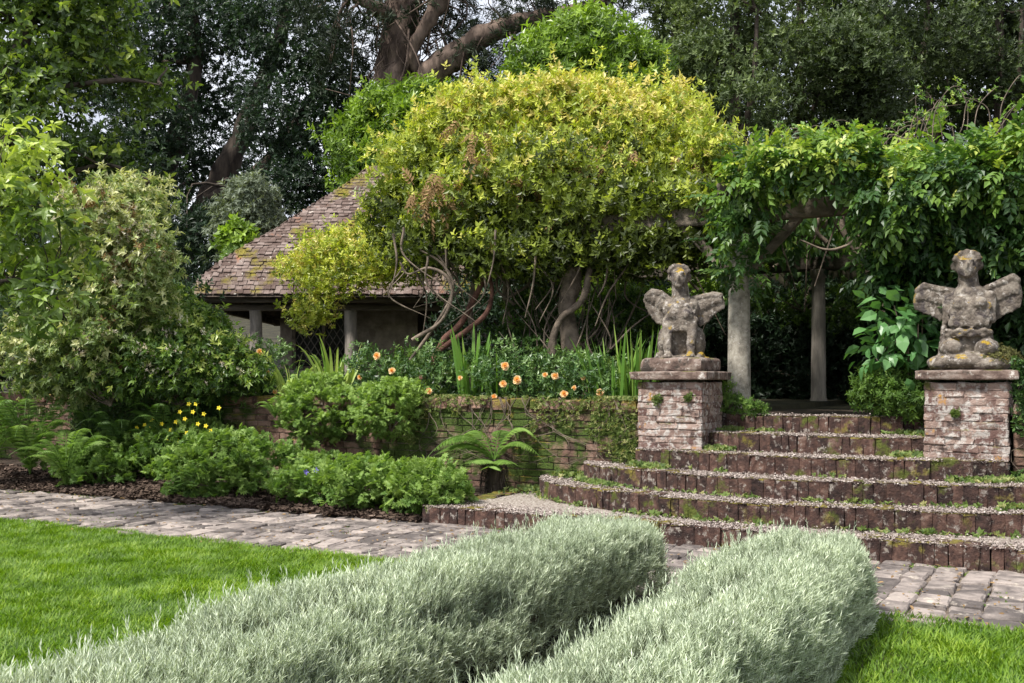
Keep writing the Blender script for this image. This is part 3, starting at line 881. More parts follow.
for x in (-5.2, -.6):
    mb = MB(); tube(mb, [(x, HY + 2.2, .98), (x, HY + 2.2, ZE - .2)], .12, 10); mb.build('post', M['post'], t, smooth=True)
mb = MB()
block(mb, (HX, HY + 1.6, 1.9), (4.6, .15, 1.9)); mb.build('wall', M['plaster'], t); mb = MB()
block(mb, (-1.0, HY + .4, 1.9), (.15, 2.3, 1.9)); mb.build('wall', M['plaster'], t); mb = MB()
block(mb, (-2.35, HY - 2.0, 1.87), (1.15, .14, 1.78)); mb.build('wall', M['plaster'], t)
mb = MB(); block(mb, (-1.35, HY - 1.95, 1.87), (.85, .1, 1.78)); mb.build('boarding', M['dark_bark'], t); mb = MB(); block(mb, (-3.55, HY - 1.98, 1.15), (1.25, .12, .34)); mb.build('boarding', M['dark_bark'], t)
fr = MB(); x0, x1, z0, z1, yw = -4.15, -2.95, 1.5, 2.55, HY - 2.02
for (a, b, c, d) in ((x0, x1, z0, z0 + .07), (x0, x1, z1 - .07, z1), (x0, x0 + .07, z0 + .07, z1 - .07), (x1 - .07, x1, z0 + .07, z1 - .07), ((x0 + x1) / 2 - .03, (x0 + x1) / 2 + .03, z0 + .07, z1 - .07)):
    block(fr, ((a + b) / 2, yw, (c + d) / 2), (b - a, .09, d - c), ch=.006)
wf = fr.build('window', M['timber'], t)
mb = MB(); block(mb, ((x0 + x1) / 2, yw + .03, (z0 + z1) / 2), (x1 - x0 - .02, .012, z1 - z0 - .02), ch=.001); mb.build('pane', M['dark_glass'], wf)
mb = MB()
for k in range(-9, 16):
    for s in (-1, 1):
        a = np.array([x0 + .14 * k, z0]); d = np.array([s * .62, 1.0])
        pts = [a + d * q for q in np.linspace(0, 1.05, 12)]
        pts = [p for p in pts if x0 + .05 < p[0] < x1 - .05 and z0 + .02 < p[1] < z1 - .02]
        if len(pts) > 1: tube(mb, [(pts[0][0], yw + .012, pts[0][1]), (pts[-1][0], yw + .012, pts[-1][1])], .011, 4, smooth=0)
mb.build('leading', M['lead'], wf)
mb = MB(); block(mb, ((x0 + x1) / 2, yw - .05, z0 - .04), (x1 - x0 + .1, .2, .07), ch=.01); mb.build('window_sill', M['post'], t)

# ---------------------------------------------------------------- pergola
t = thing('pergola', 'timber pergola on stone columns behind the steps, roofed by climbers', 'pergola', G(STEP_U, 12.5, .95))
def column(u, v, r, z0, z1, m, taper=.86):
    mb = MB(); c = G(u, v, z0); H_ = z1 - z0
    pr = [(r * 1.12, 0), (r * 1.12, .05), (r, .07)] + [(r * (1 - (1 - taper) * k / 8) , .07 + (H_ - .2) * k / 8) for k in range(1, 9)] + [(r * 1.1, H_ - .12), (r * 1.15, H_)]
    lathe(mb, c, pr, 22); return mb.build('column', m, t, smooth=True)
column(-3.0, 10.32, .122, .95, 2.95, M['column_stone'])
column(-.75, 10.5, .122, .95, 2.95, M['column_stone'])
column(-3.22, 15.2, .11, .98, 2.95, M['post'])
column(-.6, 15.2, .11, .98, 2.95, M['post'])
def beam(a, b, wd, hh):
    mb = MB(); a = np.array(a); b = np.array(b); d = b - a; L_ = np.linalg.norm(d); x = d / L_; y = np.cross([0, 0, 1], x); y /= np.linalg.norm(y); z = np.cross(x, y)
    n = 14
    for k in range(1):
        block(mb, (a + b) / 2, (L_, wd, hh), np.stack([x, y, z], 1), ch=.015, jit=.008, t=rng.uniform(.3, .7))
    return mb.build('beam', M['timber'], t)
beam(G(-6.6, 10.33, 3.05), G(1.5, 10.33, 3.05), .17, .19)
beam(G(-9, 15.2, 3.04), G(1.5, 15.2, 3.04), .17, .19)
for u in (-6.3, -5.2, -4.1, -3.0, -1.9, -.75, .5):
    beam(G(u, 9.7 if u > -3.5 else 10.4, 3.21), G(u, 15.9, 3.21), .09, .13)
for u in (-3.0, -.75):
    for s in (-1, 1):
        beam(G(u + s * .12, 10.33, 2.45), G(u + s * .62, 10.33, 2.98), .08, .09)
mb = MB()
back = thing('shade_wall', 'plain dark wall added to keep the hollow behind the pergola in shade', 'wall', G(-2, 18.6, 1))
block(mb, G(-2.5, 17.4, 2.3), (13, .3, 2.9), GM); mb.build('brickwork', M['earth'], back)  # dark block added to blacken the hollow and stop light behind it

# ---------------------------------------------------------------- foliage
def crown(mb, tpl, blobs, ncl, m, csize, s, tb=.4, tv=.14, tl=.12, tup=.2, flat=.6, outw=.8, up=.2, inner=.2, zup=.7, svar=.3, keep=None, lower=1.0, lump=.5):
    B = np.array(blobs, float); area = (B[:, 3] * B[:, 5] + B[:, 3] * B[:, 4] + B[:, 4] * B[:, 5]); nb = np.maximum(1, (ncl * area / area.sum()).astype(int))
    Cs, Os, Hs = [], [], []
    zlo = (B[:, 2] - B[:, 5]).min(); zhi = (B[:, 2] + B[:, 5]).max()
    for i, b in enumerate(B):
        d = nrm(rng.normal(0, 1, (nb[i], 3)))
        if lower < 1:
            k = (d[:, 2] > -.3) | (rng.uniform(0, 1, len(d)) < lower); d = d[k]
        r = 1 - np.abs(rng.normal(0, .10, len(d))); k = rng.uniform(0, 1, len(d)) < inner; r[k] = rng.uniform(.35, 1, k.sum())
        r *= 1 + lump * (vnoise(d * 1.0 + i * 7.3, 2.6, i) - .5)
        C_ = b[:3] + d * r[:, None] * b[3:6]
        ok = np.ones(len(C_), bool)
        for j, b2 in enumerate(B):
            if j != i: ok &= (np.linalg.norm((C_ - b2[:3]) / b2[3:6], axis=1) > .78)
        Cs.append(C_[ok]); Os.append(nrm(d / b[3:6])[ok])
    C_ = np.concatenate(Cs); O = np.concatenate(Os)
    n = len(C_)
    cn = rng.normal(0, tv, n); cs = rng.uniform(.7, 1.3, n)
    idx = np.repeat(np.arange(n), m)
    off = rng.normal(0, 1, (n * m, 3)) * csize * np.array([1, 1, flat]) * cs[idx][:, None]
    P = C_[idx] + off
    Y = O[idx] * outw + rng.normal(0, .55, (n * m, 3)) + nrm(off) * .4 + (0, 0, up)
    Z = rng.normal(0, .35, (n * m, 3)) + O[idx] * .35 + (0, 0, zup)
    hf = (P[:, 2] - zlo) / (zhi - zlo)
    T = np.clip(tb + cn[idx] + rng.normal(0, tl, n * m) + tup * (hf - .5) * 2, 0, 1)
    if keep is not None:
        k = keep(P); P, Y, Z, T = P[k], Y[k], Z[k], T[k]
    scatter(mb, tpl, P, Y, Z, s * rng.uniform(1 - svar, 1 + svar, len(P)), T)
    return C_

def bp(px, py, D, rx, ry, rd=None):              # a foliage mass as seen at pixel (px, py), distance D, radii in pixels
    c = at(px, py, D); k = D / 1000.0
    return (*c, rx * k, (rd if rd is not None else (rx + ry) / 2) * k, ry * k)
def bv(px, py, v, rx, ry, rd=None):
    D = onv(px, v)[1]; return bp(px, py, D, rx, ry, rd)

def branches(mb, base, targets, r0, n, bend=.15, sides=5, tip=.006):
    base = np.asarray(base, float); k = rng.choice(len(targets), min(n, len(targets)), replace=False)
    for i in k:
        e = targets[i]; L_ = np.linalg.norm(e - base)
        mid = base + (e - base) * .5 + rng.normal(0, bend, 3) * L_ * .5 + (0, 0, L_ * .06)
        q = base + (e - base) * .25 + rng.normal(0, bend * .4, 3) * L_ * .3
        tube(mb, [base + rng.normal(0, r0 * .3, 3), q, mid, e], [r0, r0 * .7, r0 * .4, tip], sides, smooth=3)

TP = dict(
    s5=spray(5, .6, .5, .35, 2, .4), s6=spray(6, .6, .42, .4, 4, .5), s7=spray(7, .55, .4, .3, 6, .6),
    pin=pinnate(3, .46, .56, .35), pinf=pinnate(4, .36, .42, .45), pal=palmate(5), big=leaf6(.62, .08, .2), med=leaf6(.5, .07, .15),
    ndl=tufty(11, .05, .35), grn=spray(4, .75, .42, .35, 9, .35, leaf6(.45)), )
palm7 = palmate(7)
TP['ger'] = merge([(palm7[0], palm7[1], rot('x', R(q)) @ rot('z', R(a)), s_, (x, y, z)) for (q, a, s_, x, y, z) in ((-10, 0, 1, 0, .1, 0), (-25, 120, .8, .4, -.1, -.1), (-20, 240, .85, -.4, -.1, -.05))])

def tree(name, label, cat, trunks, mb_trunk_mat, tpl, blobs, ncl, m, csize, s, leafm, br=20, br_r=.06, group=None, base=None, **kw):
    t = thing(name, label, cat, base if base is not None else trunks[0][0][0], group)
    mb = MB(); C_ = crown(mb, tpl, blobs, ncl, m, csize, s, **kw)
    tr = MB()
    for (pts, rad) in trunks: tube(tr, pts, rad, 10, smooth=5, rough=.5)
    pts = np.concatenate([np.array(p, float) for p, r in trunks])
    k = rng.choice(len(C_), min(br, len(C_)), replace=False)
    for i in k:
        d = np.linalg.norm(pts - C_[i], axis=1); d[:1] += 3; b = pts[np.argmin(d)]
        branches(tr, b, C_[i:i + 1], br_r, 1)
    tr.build('trunk', M[mb_trunk_mat], t, smooth=True)
    mb.build('crown', M[leafm], t)
    return t

def shrub(name, label, cat, blobs, tpl, ncl, m, csize, s, leafm, group=None, stems=14, stem_r=.014, sm='vine', base=None, z0=None, **kw):
    B = np.array(blobs); c = B[:, :3].mean(0); zb = z0 if z0 is not None else (B[:, 2] - B[:, 5]).min()
    if base is None: base = (c[0], c[1], zb)
    t = thing(name, label, cat, base, group)
    mb = MB(); C_ = crown(mb, tpl, blobs, ncl, m, csize, s, **kw)
    st = MB(); branches(st, base, C_, stem_r, stems, .12)
    st.build('stem', M[sm], t, smooth=True)
    f = mb.build('foliage', M[leafm], t)
    t['_c'] = 0; del t['_c']
    return t, C_

# --- far woodland closing the view
tag_blobs = []
for x in np.linspace(-52, 56, 20):
    y = 56 + rng.uniform(-4, 6); tag_blobs.append((x, y, 5.5 + rng.uniform(-1, 1), 4.5, 4, 3.5 + rng.uniform(0, 1.5)))
mb = MB(); crown(mb, TP['s5'], tag_blobs, 5200, 8, .45, .5, tb=.3, lower=.3)
o = mb.build('distant_woodland', M['olive_leaf']); tag(o, 'far dark wood behind the garden', kind='stuff')

# --- evergreen oak, left
k = 29.0
tr1 = ([at(172, 300, k), at(180, 255, k), at(212, 195, k), at(240, 140, k), at(262, 85, k), at(285, 20, k), at(295, -40, k)], [.50, .42, .36, .30, .24, .18, .12])
tr2 = ([at(172, 262, k), at(160, 200, k), at(182, 120, k), at(196, 60, k), at(190, 0, k), at(180, -60, k)], [.40, .3, .26, .22, .18, .12])
tr3 = ([at(205, 205, k), at(250, 180, k - 1), at(300, 120, k - 1), at(330, 60, k - 1)], [.3, .22, .16, .08])
bl = [bp(*q) for q in ((150, 40, k, 52, 40), (215, 20, k, 50, 34), (290, 30, k - 1, 55, 42), (330, 85, k - 2, 34, 40), (205, 165, k + 3, 50, 34),  (290, 120, k - 2, 48, 42), (330, 165, k - 2, 42, 34), (215, 95, k + 2, 30, 30),
      (150, 120, k - 1, 42, 38), (120, 175, k - 2, 44, 42), (285, 195, k - 3, 40, 32), (150, 235, k - 3, 52, 40), (215, 245, k - 4, 48, 34), (90, 60, k, 46, 46), (300, 232, k - 2, 60, 40), (80, 240, k - 3, 50, 60))]
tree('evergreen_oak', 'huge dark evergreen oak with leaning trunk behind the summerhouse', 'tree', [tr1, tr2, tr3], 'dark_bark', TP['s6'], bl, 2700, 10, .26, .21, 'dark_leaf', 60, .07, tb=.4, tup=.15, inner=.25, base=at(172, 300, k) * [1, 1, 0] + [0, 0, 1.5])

# --- big pine
k = 25.0
tr1 = ([at(392, 230, k), at(395, 130, k), at(398, 70, k), at(402, 20, k), at(410, -50, k), at(415, -120, k)], [.75, .62, .52, .46, .40, .34])
tr2 = ([at(398, 120, k), at(425, 82, k - .3), at(455, 55, k - .6), at(490, 33, k - .8), at(540, 18, k - 1), at(590, 6, k - 1), at(650, -22, k - 1)], [.40, .36, .30, .24, .19, .15, .08])
tr3 = ([at(425, 82, k - .3), at(412, 60, k - .5), at(420, 35, k - .6), at(440, 0, k - .7), at(455, -40, k - .7)], [.10, .13, .16, .2, .16])
tr4 = ([at(400, 20, k), at(370, 5, k - 1), at(330, -20, k - 1)], [.2, .14, .08])
bl = [bp(*q) for q in ((470, 0, k, 70, 26), (560, -5, k - 1, 60, 24), (620, 8, k - 1, 28, 12), (430, 30, k, 40, 22), (500, 45, k - 1, 55, 26), (540, 70, k - 1, 40, 26), (470, 78, k, 35, 24), (345, 15, k - 1, 50, 32), (380, -60, k, 120, 40), (350, 60, k + 1, 36, 40))]
t = thing('pine_tree', 'old pine with thick shaggy trunk and one long limb reaching right', 'tree', at(392, 230, k) * [1, 1, 0] + [0, 0, 1.1])
tr = MB()
for (p, r) in (tr1, tr2, tr3, tr4): tube(tr, p, r, 14, smooth=6, rough=.6)
mb = MB(); C_ = crown(mb, TP['ndl'], bl, 400, 8, .20, .26, tb=.4, inner=.6, flat=.8)
lp = np.concatenate([smooth_path(np.array(p), 4) for p, r in (tr2, tr3, tr4)])
for i in rng.choice(len(C_), 130, replace=False):
    b = lp[np.argmin(np.linalg.norm(lp - C_[i], axis=1))]; branches(tr, b, C_[i:i + 1], .05, 1, .25, 4, .008)
for q in range(34):                                            # dead hanging twigs and shaggy bark ivy
    a = lp[rng.integers(len(lp))] + rng.normal(0, .2, 3); ln = rng.uniform(.8, 2.2)
    tube(tr, [a, a + (rng.normal(0, .3), rng.normal(0, .3), -ln * .5), a + (rng.normal(0, .6), rng.normal(0, .3), -ln)], [.03, .02, .006], 4, smooth=3)
T1 = smooth_path(np.array(tr1[0]), 8)
for q in range(240):
    a = T1[rng.integers(2, 34)]; th = rng.uniform(0, 6.28); r_ = .58; p0 = a + np.array([math.cos(th) * r_, math.sin(th) * r_, 0]); ln = rng.uniform(.3, .8)
    tube(tr, [p0 * [1, 1, 1], p0 + (rng.normal(0, .08) + math.cos(th) * .12, math.sin(th) * .12, -ln * .5), p0 + (rng.normal(0, .2), rng.normal(0, .1), -ln)], [.022, .016, .006], 4, smooth=2)
tr.build('trunk', M['bark'], t, smooth=True); mb.build('crown', M['needle'], t)

# --- woodland trees, right
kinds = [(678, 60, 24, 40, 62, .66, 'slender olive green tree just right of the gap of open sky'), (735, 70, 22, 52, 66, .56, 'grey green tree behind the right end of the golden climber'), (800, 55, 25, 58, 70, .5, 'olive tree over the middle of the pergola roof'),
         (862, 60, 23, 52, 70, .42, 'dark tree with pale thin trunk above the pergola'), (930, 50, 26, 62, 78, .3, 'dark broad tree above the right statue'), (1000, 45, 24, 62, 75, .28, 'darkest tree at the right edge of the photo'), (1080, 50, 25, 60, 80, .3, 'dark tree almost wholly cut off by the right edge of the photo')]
for (px, py, D, rx, ry, tb, lab) in kinds:
    bl = []
    for q in range(7):
        a = q * 2.4; rr = .55 * math.sqrt((q + .5) / 7) * 1.4
        bl.append(bp(px + math.cos(a) * rx * rr, py + math.sin(a) * ry * rr, D + rng.uniform(-1.5, 1.5), rx * .5, ry * .38))
    bl.append(bp(px, py - ry * 1.25, D, rx * .9, ry * .5)); bl.append(bp(px + 10, py + ry * .95, D + 1, rx * .75, ry * .35))
    b0 = at(px + 3, 330, D); x_ = rng.uniform(-8, 8)
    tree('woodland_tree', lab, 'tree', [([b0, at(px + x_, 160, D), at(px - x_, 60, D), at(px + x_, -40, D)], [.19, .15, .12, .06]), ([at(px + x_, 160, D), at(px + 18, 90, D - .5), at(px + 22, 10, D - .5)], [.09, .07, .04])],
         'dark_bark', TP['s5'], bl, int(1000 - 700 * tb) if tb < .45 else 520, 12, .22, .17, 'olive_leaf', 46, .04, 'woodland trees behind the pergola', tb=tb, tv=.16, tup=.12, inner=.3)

# --- bushes behind the climber
shrub('evergreen_bush', 'rounded bright evergreen bush rising behind the top of the golden climber', 'bush', [bp(585, 48, 19, 48, 30), bp(560, 80, 19, 44, 36), bp(615, 80, 19, 44, 38), bp(590, 130, 19, 70, 50), bp(590, 220, 19, 60, 60)], TP['s7'], 900, 13, .15, .24, 'bush_leaf', tb=.56, tv=.18, tup=.22)
shrub('evergreen_bush', 'bright evergreen bush behind the peak of the summerhouse roof', 'bush', [bp(395, 122, 24, 44, 34), bp(425, 112, 24, 36, 26), bp(370, 150, 24, 34, 30), bp(430, 150, 23.6, 50, 40), bp(400, 210, 24, 60, 60)], TP['s7'], 800, 13, .17, .28, 'bush_leaf', tb=.6, tv=.18, tup=.2)
shrub('grey_shrub', 'pale grey leaved shrub beside the left slope of the summerhouse roof', 'shrub', [bp(246, 205, 22, 22, 24), bp(262, 222, 22, 18, 22), bp(236, 225, 22, 16, 20), bp(250, 270, 22, 22, 30)], TP['s6'], 260, 10, .13, .2, 'grey_leaf', tb=.45, sm='vine')
shrub('young_shrub', 'small bright green shrub just left of the roof slope', 'shrub', [bp(238, 240, 21, 13, 13), bp(246, 262, 21, 16, 20)], TP['grn'], 90, 8, .1, .22, 'bush_leaf', tb=.6)

# --- tree at the left edge, and shrubs beneath it
k = 12.5
bl = [bp(*q) for q in ((20, 40, k, 60, 44), (90, 30, k + .5, 42, 30), (40, 95, k, 34, 30), (130, 70, k + .5, 36, 18), (15, 130, k - .5, 46, 36), (100, 160, k + .5, 44, 18), (150, 110, k + .5, 18, 10), (140, 182, k + .5, 28, 14), (-40, 60, k, 70, 70), (-30, 200, k, 60, 80), (60, -20, k, 80, 30))]
tree('broadleaf_tree', 'leafy green tree with drooping sprays filling the left edge', 'tree', [([at(-40, 400, k), at(-30, 250, k), at(0, 120, k), at(30, 20, k), at(60, -60, k)], [.2, .16, .12, .09, .04]), ([at(0, 120, k), at(60, 90, k), at(120, 80, k), at(160, 85, k)], [.06, .05, .03, .01]), ([at(-30, 250, k), at(40, 190, k), at(100, 165, k), at(150, 180, k)], [.06, .05, .03, .01])],
     'dark_bark', TP['grn'], bl, 900, 9, .17, .14, 'tree_leaf', 70, .025, tb=.52, tv=.22, tup=.08, up=-.15, inner=.3)
k = 8.9
bl = [bp(*q) for q in ((22, 160, k, 32, 34), (14, 215, k, 34, 36), (50, 250, k, 32, 32), (20, 285, k, 36, 36), (58, 310, k - .2, 22, 22), (-30, 240, k, 50, 80))]
tree('magnolia', 'large glossy lime leaves on the nearest branches at the left edge', 'tree', [([at(-160, 600, k), at(-90, 420, k), at(-40, 300, k), at(-10, 200, k), at(10, 130, k)], [.07, .055, .045, .03, .015]), ([at(-40, 300, k), at(10, 280, k), at(50, 290, k), at(66, 320, k)], [.03, .022, .015, .006])],
     'dark_bark', spray(4, .8, .4, .35, 12, .5, leaf6(.42, .09, .25)), bl, 170, 5, .13, .135, 'tree_leaf', 60, .012, tb=.78, tv=.12, up=-.05, inner=.4)

def blossoms(t, C_, n, m, size, mat, name='blossom', spread=.05, front=True):
    k = C_[np.argsort(C_[:, 1] + rng.normal(0, .3, len(C_)))[:max(n * 2, 4)]] if front else C_
    k = k[rng.choice(len(k), min(n, len(k)), replace=False)]
    mb = MB(); idx = np.repeat(np.arange(len(k)), m)
    P = k[idx] + rng.normal(0, spread, (len(idx), 3)) * (1, 1, .6) + (0, -.06, .04)
    scatter(mb, TP['s5'], P, rng.normal(0, .6, (len(idx), 3)) + (0, -.4, .6), rng.normal(0, .4, (len(idx), 3)) + (0, -.3, 1), size * rng.uniform(.6, 1.3, len(idx)), rng.uniform(0, 1, len(idx)))
    o = mb.build(name, M[mat], t); o['kind'] = 'stuff'
k = 12.3
t, C_ = shrub('viburnum_shrub', 'tall loose shrub with fading cream flower heads and browning leaves under the left tree', 'shrub', [bp(*q) for q in ((95, 215, k - .4, 40, 30), (130, 205, k, 28, 26), (135, 255, k - .3, 34, 30), (95, 290, k, 48, 46), (135, 312, k, 30, 34), (100, 345, k, 46, 38), (135, 285, k - .3, 26, 28), (60, 350, k + .2, 50, 50))],
      TP['s6'], 1100, 8, .12, .125, 'viburnum_leaf', tb=.78, tv=.22, z0=1.0, inner=.25, stems=30)
blossoms(t, C_, 60, 12, .055, 'white_flower'); blossoms(t, C_, 34, 12, .08, 'brown_leaf', 'withered_leaf', .07)
k = 12.3
t, C_ = shrub('mock_orange_shrub', 'bushy mid green shrub with small pale flowers left of the summerhouse', 'shrub', [bp(*q) for q in ((150, 348, k, 26, 20), (180, 338, k, 22, 16), (212, 352, k, 24, 18), (190, 378, k, 36, 20), (238, 372, k, 22, 20), (130, 372, k, 32, 22), (165, 365, k - .3, 24, 20))], TP['s6'], 620, 8, .10, .115, 'shrub_leaf', tb=.62, tv=.2, z0=1.0, stems=20)
blossoms(t, C_, 26, 14, .055, 'white_flower')
k = 14.5
shrub('shrub', 'lime leaved shrub beneath the left eaves of the summerhouse', 'shrub', [bp(185, 322, k, 30, 12), bp(150, 300, k, 26, 18), bp(205, 338, k, 22, 14), bp(165, 330, k, 36, 24)], TP['s6'], 380, 9, .10, .15, 'shrub_leaf', tb=.68, z0=1.0)
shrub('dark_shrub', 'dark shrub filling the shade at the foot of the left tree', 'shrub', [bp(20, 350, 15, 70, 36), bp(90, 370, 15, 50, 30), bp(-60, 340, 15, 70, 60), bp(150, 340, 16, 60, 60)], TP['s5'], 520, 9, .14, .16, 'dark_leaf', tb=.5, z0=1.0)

# --- golden climber over the pergola's left half
k = 13.0
bl = [bp(*q) for q in ((560, 128, k, 70, 42), (500, 142, k, 66, 46), (625, 148, k - .4, 70, 48), (440, 175, k, 56, 44), (680, 190, k - .8, 50, 44), (560, 190, k - 1.1, 76, 52), (490, 215, k - .8, 66, 44), (630, 215, k - 1.2, 60, 40), (420, 225, k - .2, 46, 36), (550, 112, k - .4, 44, 24), (470, 122, k, 44, 28), (655, 126, k, 44, 30), (700, 225, k - 1.4, 34, 30), (412, 205, k + .4, 24, 26), (540, 250, k - .9, 60, 24), (440, 238, k - 1, 36, 24), (500, 252, k - 1.3, 44, 18), (560, 254, k - 1.5, 44, 16), (620, 250, k - 1.6, 44, 20), (672, 246, k - 1.9, 38, 24), (590, 225, 11.6, 40, 20), (648, 222, 11.3, 34, 18), (615, 212, 11.2, 34, 16), (682, 216, 10.9, 24, 18), (705, 205, 10.7, 20, 20), (655, 205, 11.1, 30, 18), (540, 228, 11.8, 36, 18), (712, 180, k - 1.6, 28, 36))]
t = thing('golden_climber', 'great mound of golden green climber on twisted stems over the pergola', 'climbing plant', onv(575, 10.2, 1.0))
mb = MB()
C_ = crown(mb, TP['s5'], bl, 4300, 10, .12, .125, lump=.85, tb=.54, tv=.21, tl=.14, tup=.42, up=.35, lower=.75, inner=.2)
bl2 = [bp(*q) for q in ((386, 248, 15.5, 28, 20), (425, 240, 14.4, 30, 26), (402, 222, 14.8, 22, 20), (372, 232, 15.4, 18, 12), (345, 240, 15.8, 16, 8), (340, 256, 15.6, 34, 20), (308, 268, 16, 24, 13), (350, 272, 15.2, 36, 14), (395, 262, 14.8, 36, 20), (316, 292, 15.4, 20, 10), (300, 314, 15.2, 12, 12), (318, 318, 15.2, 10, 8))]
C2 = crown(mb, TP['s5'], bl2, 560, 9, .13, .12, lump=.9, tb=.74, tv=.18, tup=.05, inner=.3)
# straggling shoots along the top
for q in range(420):
    c = C_[rng.integers(len(C_))]
    if c[2] < 3.6: continue
    nn = 7; L_ = rng.uniform(.25, .75); d = nrm(rng.normal(0, .6, 3) + np.array([0, 0, 1.0]))
    s_ = np.linspace(0, 1, nn)[:, None]; P = c + d * s_ * L_
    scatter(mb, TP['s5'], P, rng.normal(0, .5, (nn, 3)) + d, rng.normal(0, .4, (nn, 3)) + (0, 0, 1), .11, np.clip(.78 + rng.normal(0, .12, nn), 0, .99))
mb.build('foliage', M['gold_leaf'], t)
def vine(mb, pts, D, r, sides=8, wob=0, seed=1):
    P = np.array([at(x, y, D if np.ndim(D) == 0 else D[i]) for i, (x, y) in enumerate(pts)]); tube(mb, P, np.array(r) * 1.0, sides, smooth=7, rough=.5, seed=seed)
mb = MB()
vine(mb, [(413, 392), (432, 365), (445, 340), (462, 322), (478, 290), (492, 262), (500, 235)], 12.0, [.06, .055, .045, .04, .038, .03, .02])
vine(mb, [(440, 350), (470, 328), (487, 312), (492, 290), (488, 265), (500, 245)], 11.8, [.035, .03, .028, .025, .02, .015])
mb.build('red_stem', M['red_vine'], t, smooth=True)
mb = MB()
vine(mb, [(588, 395), (572, 350), (566, 310), (572, 280), (560, 240), (545, 200)], 11.6, [.15, .12, .10, .11, .09, .06])
vine(mb, [(560, 390), (552, 350), (560, 320), (582, 300), (590, 270), (600, 240)], 11.4, [.05, .045, .04, .04, .035, .02])
vine(mb, [(412, 340), (440, 322), (452, 296), (446, 276), (428, 268), (408, 274), (400, 262)], 11.5, [.022, .02, .02, .018, .018, .015, .01], 6)
vine(mb, [(410, 360), (432, 330), (450, 300), (452, 280), (440, 262), (420, 250)], 11.6, [.02, .02, .02, .018, .015, .01], 6)
vine(mb, [(470, 392), (476, 350), (470, 310), (476, 270), (470, 240)], 12.3, [.045, .04, .035, .03, .02])
vine(mb, [(508, 392), (504, 350), (512, 320), (505, 290), (515, 250)], 12.6, [.06, .05, .05, .04, .03])
vine(mb, [(505, 300), (530, 282), (520, 262), (500, 272), (498, 290), (515, 305)], 12.2, [.02] * 6, 6)
for q in range(48):
    x0 = rng.uniform(520, 612); y0 = rng.uniform(345, 395); a = rng.normal(0, 28)
    D = rng.uniform(11.4, 12.3)
    vine(mb, [(x0, y0), (x0 + a * .4 + rng.normal(0, 6), y0 - 25), (x0 + a + rng.normal(0, 8), y0 - rng.uniform(45, 90))], D, [.013, .010, .004], 4)
for q in range(60):
    x0 = rng.uniform(390, 640); y0 = rng.uniform(250, 300)
    vine(mb, [(x0, y0 - 30), (x0 + rng.normal(0, 12), y0), (x0 + rng.normal(0, 22), y0 + rng.uniform(10, 40))], rng.uniform(11.2, 13), [.016, .012, .004], 4)
mb.build('stem', M['vine'], t, smooth=True)
mb = MB()                                                       # bronze drooping leaf tassels
for (x, y) in ((620, 165), (600, 185), (690, 170), (702, 185), (655, 195), (480, 145), (440, 200), (525, 180), (425, 190), (560, 215), (715, 175), (590, 160)):
    c = at(x, y, 11.6); nn = 16
    scatter(mb, TP['pinf'], c + rng.normal(0, .13, (nn, 3)), rng.normal(0, .5, (nn, 3)) + (0, -.3, -.7), rng.normal(0, .3, (nn, 3)) + (0, -.8, .4), rng.uniform(.16, .26, nn), np.clip(rng.normal(.75, .25, nn), 0, 1))
mb.build('bronze_shoot', M['brown_leaf'], t)

# dark hedge that fills the space behind the stems
shrub('backing_hedge', 'dark clipped hedge in the shade behind the twisted stems', 'hedge', [bp(505, 330, 17, 66, 66, 60), bp(600, 330, 17, 80, 66, 60), bp(690, 330, 17.5, 44, 66, 50), bp(560, 240, 17, 110, 50, 60), bp(450, 320, 26, 60, 66)], TP['s5'], 1200, 10, .16, .16, 'dark_leaf', tb=.45, z0=1.0)
shrub('backing_hedge', 'dark hedge added to deepen the shade in the hollow behind the pergola', 'hedge', [(*G(u, 16.7, 1.7), .75, .4, 1.1) for u in (-5.2, -4.2, -3.2, -2.2, -1.2, -.2)], TP['s5'], 900, 10, .14, .15, 'dark_leaf', tb=.35, z0=1.0)  # added in dark leaf colour so the hollow reads as deep shade
# mid green plants in the half shade
shrub('shade_shrub', 'mid green shrub growing at the foot of the thick climber trunk', 'shrub', [bp(530, 320, 12.6, 26, 30), bp(600, 345, 12.4, 26, 26), bp(545, 360, 12, 34, 22), bp(620, 310, 13, 20, 20)], TP['s6'], 240, 8, .09, .12, 'shrub_leaf', tb=.3, z0=1.0)
shrub('yellow_shrub', 'sunlit yellow green spray seen between the beam and the left statue', 'shrub', [bp(598, 285, 15, 22, 22), bp(640, 300, 14, 24, 12), bp(660, 318, 14, 20, 12), bp(700, 295, 16, 26, 14)], TP['s6'], 150, 8, .1, .13, 'bush_leaf', tb=.6, z0=1.0)

# --- wisteria over the pergola's right half
t = thing('wisteria', 'wisteria curtain of long divided leaves over the right half of the pergola', 'climbing plant', onv(900, 10.4, 1.0))
mb = MB()
front = [bv(*q) for q in ((768, 170, 9.75, 28, 16), (742, 195, 9.9, 18, 22), (738, 240, 9.9, 12, 14), (742, 272, 10, 9, 12), (812, 165, 9.8, 34, 12), (855, 165, 9.8, 34, 12), (905, 186, 9.7, 38, 26), (955, 180, 9.7, 38, 26), (1005, 172, 9.7, 36, 26), (1050, 166, 9.7, 36, 30),
        (905, 210, 9.9, 30, 38), (950, 215, 10.1, 40, 48), (1005, 215, 10.1, 40, 50), (1050, 220, 10.1, 40, 60), (900, 262, 10.2, 22, 34), (940, 285, 10.4, 40, 50), (1000, 285, 10.4, 40, 55), (1050, 300, 10.4, 40, 70), (1000, 345, 10.5, 36, 40), (940, 340, 10.6, 34, 40))]
